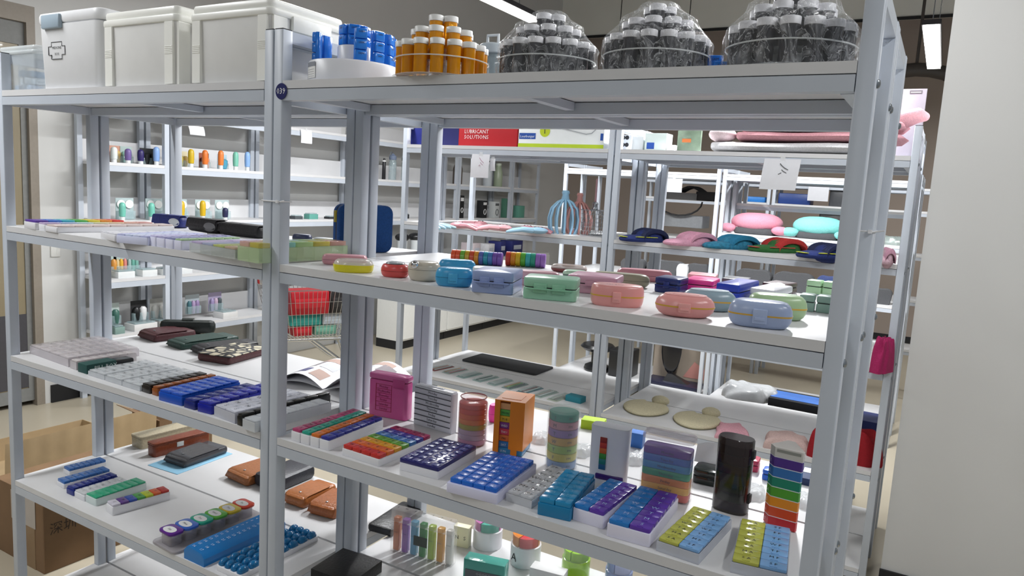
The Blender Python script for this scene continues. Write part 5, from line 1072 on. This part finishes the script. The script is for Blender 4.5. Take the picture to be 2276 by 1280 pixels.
# five mitts
def mitt(label, px0, px1, py, c, c2, c3=None, pat=False):
    a = onz(px0, py, Z2); b = onz(px1, py+3, Z2); w = (b-a).length; c_ = (a+b)/2
    t = thing('exfoliating_mitt', label, 'mitt', (c_.x, c_.y+.09, Z2), math.atan2(b.y-a.y, b.x-a.x)); d = .15
    m_ = fab(c) if not pat else mat('print_'+c, hexc(c), .9, noise=.55, nscale=60)
    def f(u, v, s):
        a_ = 2*PI*u; r = v; x = math.cos(a_)*r; y = math.sin(a_)*r
        return (w/2*x*(1-.1*y), d/2*y, .012+.030*(1-v*v)**.6*(1 if x < .2 else 1.0))
    q = MB(); R = [[(w/2*f_*x/(.5), d/2*f_*y/(.5), z) for x, y in sell(1, 1, 2.8, 28)] for f_, z in ((.94, 0), (1, .008), (1, .016), (.9, .026), (.6, .034), (.2, .037))]; q.loft(R); q.build('palm', m_, t)
    q = MB(); q.ell(w*.31, d*.5, .046, (w*.18, 0, .022), 20, 10, .7); q.build('hand_bulge', m_, t, 60)
    q = MB(); n = 24
    q.grid(12, 72, lambda u, v: (w*(.20+.30*math.cos(PI*(1-u)))*(1+.0*v), -d*.5+d*v, .026+(.046+.0035*math.sin(v*2*PI*9))*math.sin(PI*u)), thick=.02)
    q.build('ribbed_cuff', fab(c2), t, 60)
    if c3: q = MB(); q.prism([(-w*.30, -d*.46), (w*.22, -d*.52), (w*.02, -d*.2)], .0265, .030); q.prism([(-w*.5, -d*.2), (-w*.44, -d*.3), (-w*.44, d*.2), (-w*.5, d*.2)], .024, .027); q.build('stripe', fab(c3), t, 0)
mitt('navy exfoliating mitt with yellow flash, leftmost of the mitts', 1366, 1458, 536, '1f2f6a', '1b2448', 'c8cf4a')
mitt('plain pink exfoliating mitt', 1466, 1566, 545, 'd69eb4', 'd49ab0')
mitt('teal blue mitt with orange floral print', 1556, 1660, 552, '2f86a8', '23789c', pat=True)
mitt('green and red mitt with a ribbed red cuff', 1660, 1765, 560, '2f6a34', 'b83230', 'd0554a')
mitt('navy mitt with yellow flash beside the right post', 1770, 1865, 574, '1f2f6a', '1b2448', 'c8cf4a')
mitt('pale pink striped mitt at the far right end of its shelf', 1940, 1980, 586, 'c9a8b4', 'c090a4')
# Z4 shelves across the aisle
def flatpack(label, px, py, L, ang, cols, z=Z4):
    p = onz(px, py, z); t = thing('tweezer_pack', label, 'tweezer pack', (p.x, p.y, z), ang, 'tweezer packs in a row across the aisle')
    q = MB(); q.rbox(.075, L, 0, .003, .006, .001, 3); q.build('backing_card', pap(cols[0]), t); q = MB(); q.rbox(.066, L*.9, .003, .012, .006, .004, 3); q.build('blister', cl('b8ccca', .3), t)
    for k, c in enumerate(cols[1:]):
        x = (k-(len(cols)-2)/2)*.02; q = MB(); q.tube([(x-.003, -L*.4, .007), (x, L*.38, .007), (x+.003, -L*.4, .007)], [.003, .004, .003], 5); q.build('tweezers', pl(c, .25), t)
pk = [(980, 818, ['8a4a4a', 'd8dcdc', 'c87a6a', 'd8dcdc']), (1012, 825, ['a8b4b0', 'd8a070', 'd0d4d4', 'c04a5a']), (1044, 834, ['8fa8a4', 'd4dcdc', 'c8cccc']), (1080, 842, ['9ab0ac', '2f3f44', 'd4dada']), (1112, 850, ['a0b4b0', 'd8dede', 'd0d6d6']), (1145, 858, ['8a9a98', 'e0a040', '7ac04a', '2a3038']), (1178, 867, ['6a8a94', 'd0d4d4', '9a3a3a', 'd0d4d4']), (1212, 876, ['a4b4ac', 'b89a88', 'd8d8d8']), (1246, 884, ['b0b8a8', 'd8d4c8', '8a7a70'])]
for k, (px, py, cols) in enumerate(pk): flatpack('tweezer blister pack %s' % ['at the left end, red backed', 'with orange and red tips, second from the left', 'with plain silver tweezers, third from the left', 'with a dark pair, beside the plain silver packs', 'with two silver pairs, in the middle of the row', 'with orange and green handles', 'blue grey backed with a dark red handle', 'with bronze pair near the right end', 'pale pack nearest the blue box'][k], px, py, .20, -.15, cols)
carton('small turquoise blue box by the middle post across the aisle', ((1256, 890), (1290, 898), .07), Z4, .035, pap('2f8a9a'))
loc, rz, w, d = base((1000, 800), (1135, 808), Z4, None, .30); a = onz(992, 787, Z4); b = onz(1120, 809, Z4)
q = MB(); q.rbox(.62, .28, 0, .014, .02, .004, 5); o = q.build('rubber_mat', mat('mat_rubber', hexc('2c2d30'), .7, noise=.1, bump=.1)); o.location = (-.98, 3.07, Z4); tag(o, 'dark charcoal rectangular mat lying on the low shelf across the aisle', 'mat')
def heart(label, px, py, w_, c):
    p = onz(px, py, Z4); t = thing('heart_cushion', label, 'cushion', (p.x, p.y+.02, Z4), .1)
    pts = [(x*(1-.12*max(0, -y/.1)), y-(.035 if abs(x) < .03 and y > .1 else 0)) for x, y in sell(w_, w_*1.15, 2.1, 40)]
    q = MB(); q.loft([[(x*f, y*f, z) for x, y in pts] for f, z in ((.93, 0), (1, .008), (1, .014), (.95, .022), (.7, .027), (.1, .029))]); q.build('pad', fab(c), t, 60)
    q = MB(); q.loft([[(x*1.01, y*1.01, z) for x, y in pts] for z in (.004, .007)]); q.build('rim_band', fab('8f8a6c'), t, 60)
    q = MB(); q.ell(.055, .05, .03, (.055, .145, .03), 14, 8); q.build('knob_end', fab(c), t)
heart('cream rounded pad with a knob end, left one across the aisle', 1432, 912, .27, 'd8cfae'); heart('cream rounded pad with a knob end, right one across the aisle', 1546, 940, .27, 'd8cfae')
def cloth(label, fr, z, h, c, seed, dd): 
    o = crumple(label, (fr[0], fr[1], dd), z, h, fab(c), 'folded_cloth', 'cloth', seed, 4); return o
cloth('pink folded cloth on the low shelf beside the heart pads', ((1590, 975), (1665, 985)), Z4, .045, 'd8a0ac', 11, .22)
cloth('pale dusty pink soft cushion cover behind the numbered tower', ((1700, 998), (1800, 1012)), Z4, .06, 'd0b4ae', 12, .2)
cloth('deep red cloth seen beside the right posts', ((1790, 1015), (1950, 1045)), Z4, .16, '9a1420', 13, .16)
crumple('silvery wrapped cushion on the back low shelf across the aisle', ((1595, 880), (1712, 902), .24), Z4, .085, mat('silver_wrap', hexc('c4c6c8'), .25, noise=.1, bump=.6, nscale=30), 'wrapped_cushion', 'cushion', 21, 3.5)
def bbx(t, w, d, h): q = MB(); q.rbox(w*.98, d*.7, h, h+.002, .002, .0008, 2, 0, 0); q.build('blue_lid', mat('blue_print', hexc('4a80d8'), .3, noise=.25, nscale=10), t)
carton('black carton with bright blue picture lid on the back low shelf', ((1706, 900), (1862, 930), .26), Z4, .05, pap('14161c'), extra=bbx)
carton('navy and white carton at the right end of the back low shelf', ((1893, 958), (1946, 969), .22), Z4, .075, pap('1c2a66'))
t = crumple('magenta drawstring bag standing on the shelf by the white wall edge', ((1925, 826), (1964, 834), .14), Z3, .16, fab('a01c58'), 'cloth_bag', 'bag', 31, 3)
crumple('grey blue folded bag behind the magenta one', ((1925, 806), (1968, 812), .14), Z3, .12, fab('7a98b4'), 'cloth_bag', 'bag', 32, 3) if False else None

# ================================================================= far racks
def pillow(label, px0, px1, py, z, c, Y=5.0):
    a = onY(px0, py, Y); b = onY(px1, py, Y); w = b.x-a.x; x = (a.x+b.x)/2
    t = thing('animal_pillow', label, 'pillow', (x, Y+.17, z))
    q = MB(); q.ell(w*.44, .17, .085, (0, 0, .10), 22, 12, .7); q.build('cushion_top', fab(c), t, 60)
    q = MB(); q.rbox(w*.72, .30, 0, .055, .08, .02, 6); q.build('grey_base', fab('4c4d50'), t)
    for s in (-1, 1): q = MB(); q.ell(.075, .06, .038, (s*w*.44, -.11, .045), 14, 8); q.build('paw', fab(c), t, 60)
pillow('pink animal pillow with little paws on a far shelf', 1604, 1738, 525, 1.60, 'dc93a6'); pillow('mint turquoise animal pillow beside the pink one', 1742, 1880, 538, 1.60, '86d4cf')
GC_ = fab('505154')
def cloud(label, px0, px1, ytop, Y=5.02, c=None, z=1.13):
    a = onY(px0, 640, Y); b = onY(px1, 640, Y); w = b.x-a.x; h = onY((px0+px1)/2, ytop, Y).z-z; t = thing('seat_cushion', label, 'cushion', ((a.x+b.x)/2, Y+.04, z))
    top = [(w*.5*math.cos(a_), h*.62+h*.38*(math.sin(a_)**.7)*(1-.16*math.cos(4*(a_-PI/2)-PI)*0-.20*(1+math.cos(2*PI*(a_/PI)*2))/2)) for a_ in [PI*i/20 for i in range(21)]]
    pts = [(-w*.42, 0), (w*.42, 0)]+top
    q = MB(); q.loft([[(x*f, yy, h/2+(zz-h/2)*f) for x, zz in pts] for yy, f in ((.05, .96), (.035, 1), (-.035, 1), (-.05, .96))]); q.build('cushion_body', c or GC_, t, 60)
for k, (a, b, yt) in enumerate([(1375, 1428, 572), (1432, 1518, 576), (1520, 1578, 584), (1632, 1712, 596), (1716, 1808, 603)]):
    cloud('dark grey scalloped seat cushion, %s on the far shelf' % ['leftmost', 'second', 'third', 'fourth', 'fifth and widest'][k], a, b, yt)
cloud('silver white wrapped cushion between two grey ones', 1500, 1526, 584, 4.99, mat('silver_wrap2', hexc('d0d2d4'), .2, bump=.4))
cloud('slate blue seat cushion near the right post on the far shelf', 1812, 1862, 611, c=fab('3f4c7a')); cloud('grey scalloped cushion in the gap by the white wall', 1935, 1985, 640)
def fbox(label, px0, px1, ybot, ytop, Y, m_, d=.25, z=None, name='carton', cat='box'):
    a = onY(px0, ybot, Y); b = onY(px1, ybot, Y); w = b.x-a.x; z = z if z is not None else a.z; h = onY((px0+px1)/2, ytop, Y).z-z
    t = thing(name, label, cat, ((a.x+b.x)/2, Y+d/2, z)); q = MB(); q.rbox(w, d, 0, h, .012, .008, 3); q.build('box_body', m_, t); return t
fbox('black low carton on the second far shelf', 1545, 1590, 446, 426, 5.42, pap('141416'), z=1.86)
t = fbox('grey neck rest with black strap on the far shelf', 1472, 1552, 444, 428, 5.42, fab('7c7d7e'), z=1.86, name='neck_rest', cat='neck rest')
q = MB(); q.tube([(.0+.22*math.cos(a), -.14, -.01-.14*math.sin(a)) for a in [PI*i/10 for i in range(11)]], .009, 6); q.build('strap', BLACK, t)
q = MB(); q.grid(14, 4, lambda u, v: (-.02+.34*u, -.12+.2*v, .09+.045*math.sin(u*5)), thick=.02); q.build('headband', fab('1c1c1f'), t)
for k, (a, b, yb, yt, Y, c, z, lb) in enumerate([(1655, 1700, 452, 437, 6.85, '2f86d8', 1.88, 'bright blue box on the farthest rack'), (1728, 1800, 452, 430, 6.85, '24448a', 1.88, 'navy blue folder box on the farthest rack'), (1842, 1880, 450, 414, 6.85, '4c4e52', 1.88, 'dark grey patterned carton on the farthest rack'),
        (1820, 1872, 486, 470, 6.9, '0f0f11', 1.45, 'black carton behind the mint pillow'), (1470, 1560, 508, 478, 5.44, '8c8f92', 1.60, 'stack of grey flat cartons behind the far posts')]):
    fbox(lb, a, b, yb, yt, Y, mat('far_'+c, hexc(c), .4, noise=.15), z=z)
for k, (px, c, lb) in enumerate([(1384, 'e0e0e2', 'crinkled silver wrap on the far rack left of the posts'), (1500, 'e0e0e2', 'crinkled silver wrap lying on the far shelf above the mitts'), (1980, '8a9490', 'grey green wrapped lump on the far shelf by the white wall')]):
    a = onY(px-28, 510, 5.02); b = onY(px+28, 510, 5.02); crumple(lb, ((0, 0), (1, 1), .2), 1.6, .07, mat('foil_'+c, hexc(c), .25, metal=.2, bump=.8, nscale=40), 'foil_wrap', 'wrap', 40+k, 3)
    o = bpy.data.objects[-1] if False else [x for x in bpy.data.objects if x.get('label') == lb][0]; xx = (a.x+b.x)/2; o.location = (max(.14, min(xx, 1.3)) if k else .12, 5.15, 1.6); o.rotation_euler.z = 0
    o.scale = (.24/max(o.dimensions.x, .001), .2/max(o.dimensions.y, .001), .07/max(o.dimensions.z, .001)) if o.dimensions.x else (1, 1, 1)
# low far shelf: black round seat, poster board with a dark fan
xa = onY(1330, 820, 5.2); t = thing('foot_spa', 'black round topped stool like device on the low far shelf, left bay', 'device', (xa.x-.02, 5.2, .13))
q = MB(); q.lathe([(.12, 0), (.13, .02), (.12, .05), (.06, .08), (.06, .18), (.14, .21), (.175, .24), (.15, .265), (.001, .27)], 24, cap=False); q.build('body', pl('17181a', .3), t)
q = MB(); q.rbox(.22, .26, 0, .26, .02, .01, 3, .28, 0); q.build('black_block', pl('17181a', .4), t)
t = thing('display_board', 'dark poster board with a black oval mirror shape on the low far shelf', 'display board', (onY(1500, 840, 5.2).x, 5.2, .13))
q = MB(); q.box(-.26, .26, .12, .13, 0, .60); q.build('poster', mat('poster', hexc('8f8478'), .4, noise=.2, nscale=6), t, 0)
q = MB(); q.rbox(.52, .26, 0, .03, .01, .005, 2); q.build('navy_base', pl('1a1c34'), t)
q = MB(); q.ell(.10, .02, .27, (-.06, .02, .36), 20, 12); q.build('oval_head', pl('141418', .2), t); q = MB(); q.loft([[(-.1, -.05, .03), (.14, -.05, .03), (.14, .05, .03), (-.1, .05, .03)], [(-.07, -.02, .1), (-.02, -.02, .1), (-.02, .02, .1), (-.07, .02, .1)]]); q.build('foot', pl('141418', .3), t)
q = MB(); q.prism([(0, 0), (.2, 0), (.2, .1), (.1, .16)], 0, .002, M=T(.04, .119, .06, 0, PI/2)); q.build('printed_figure', pap('b07a72'), t, 0)
# cartons standing on the white cabinets along the left wall
for k, (px, w, h, c, lb) in enumerate([(1046, .16, .20, 'c8bcc0', 'pale pink carton on the far white cabinets'), (1078, .16, .18, 'd8d8dc', 'white carton on the far white cabinets'), (1104, .14, .2, '2a3070', 'small navy carton on the far white cabinets'), (1136, .3, .2, '22286a', 'navy lettered carton on the far white cabinets')]):
    y = min(onX(px, 560, -3.65).y, 8.28); t = thing('carton', lb, 'box', (-3.65, y, .95), PI/2); q = MB(); q.rbox(w, .2, 0, h, .004, .002, 2); q.build('box_body', mat('far_'+c, hexc(c), .5, noise=.1), t)
    q = MB(); q.rbox(w*.7, .002, h*.4, h*.7, .002, .0005, 1, 0, -.101); q.build('printed_panel', pap('b8bcc8'), t)
t = thing('carton', 'grey brown flat carton across the aisle under the massagers', 'box', (-.75, 2.66, Z3)); q = MB(); q.rbox(.42, .3, 0, .11, .004, .002, 2); q.build('box_body', pap('8a8274'), t)
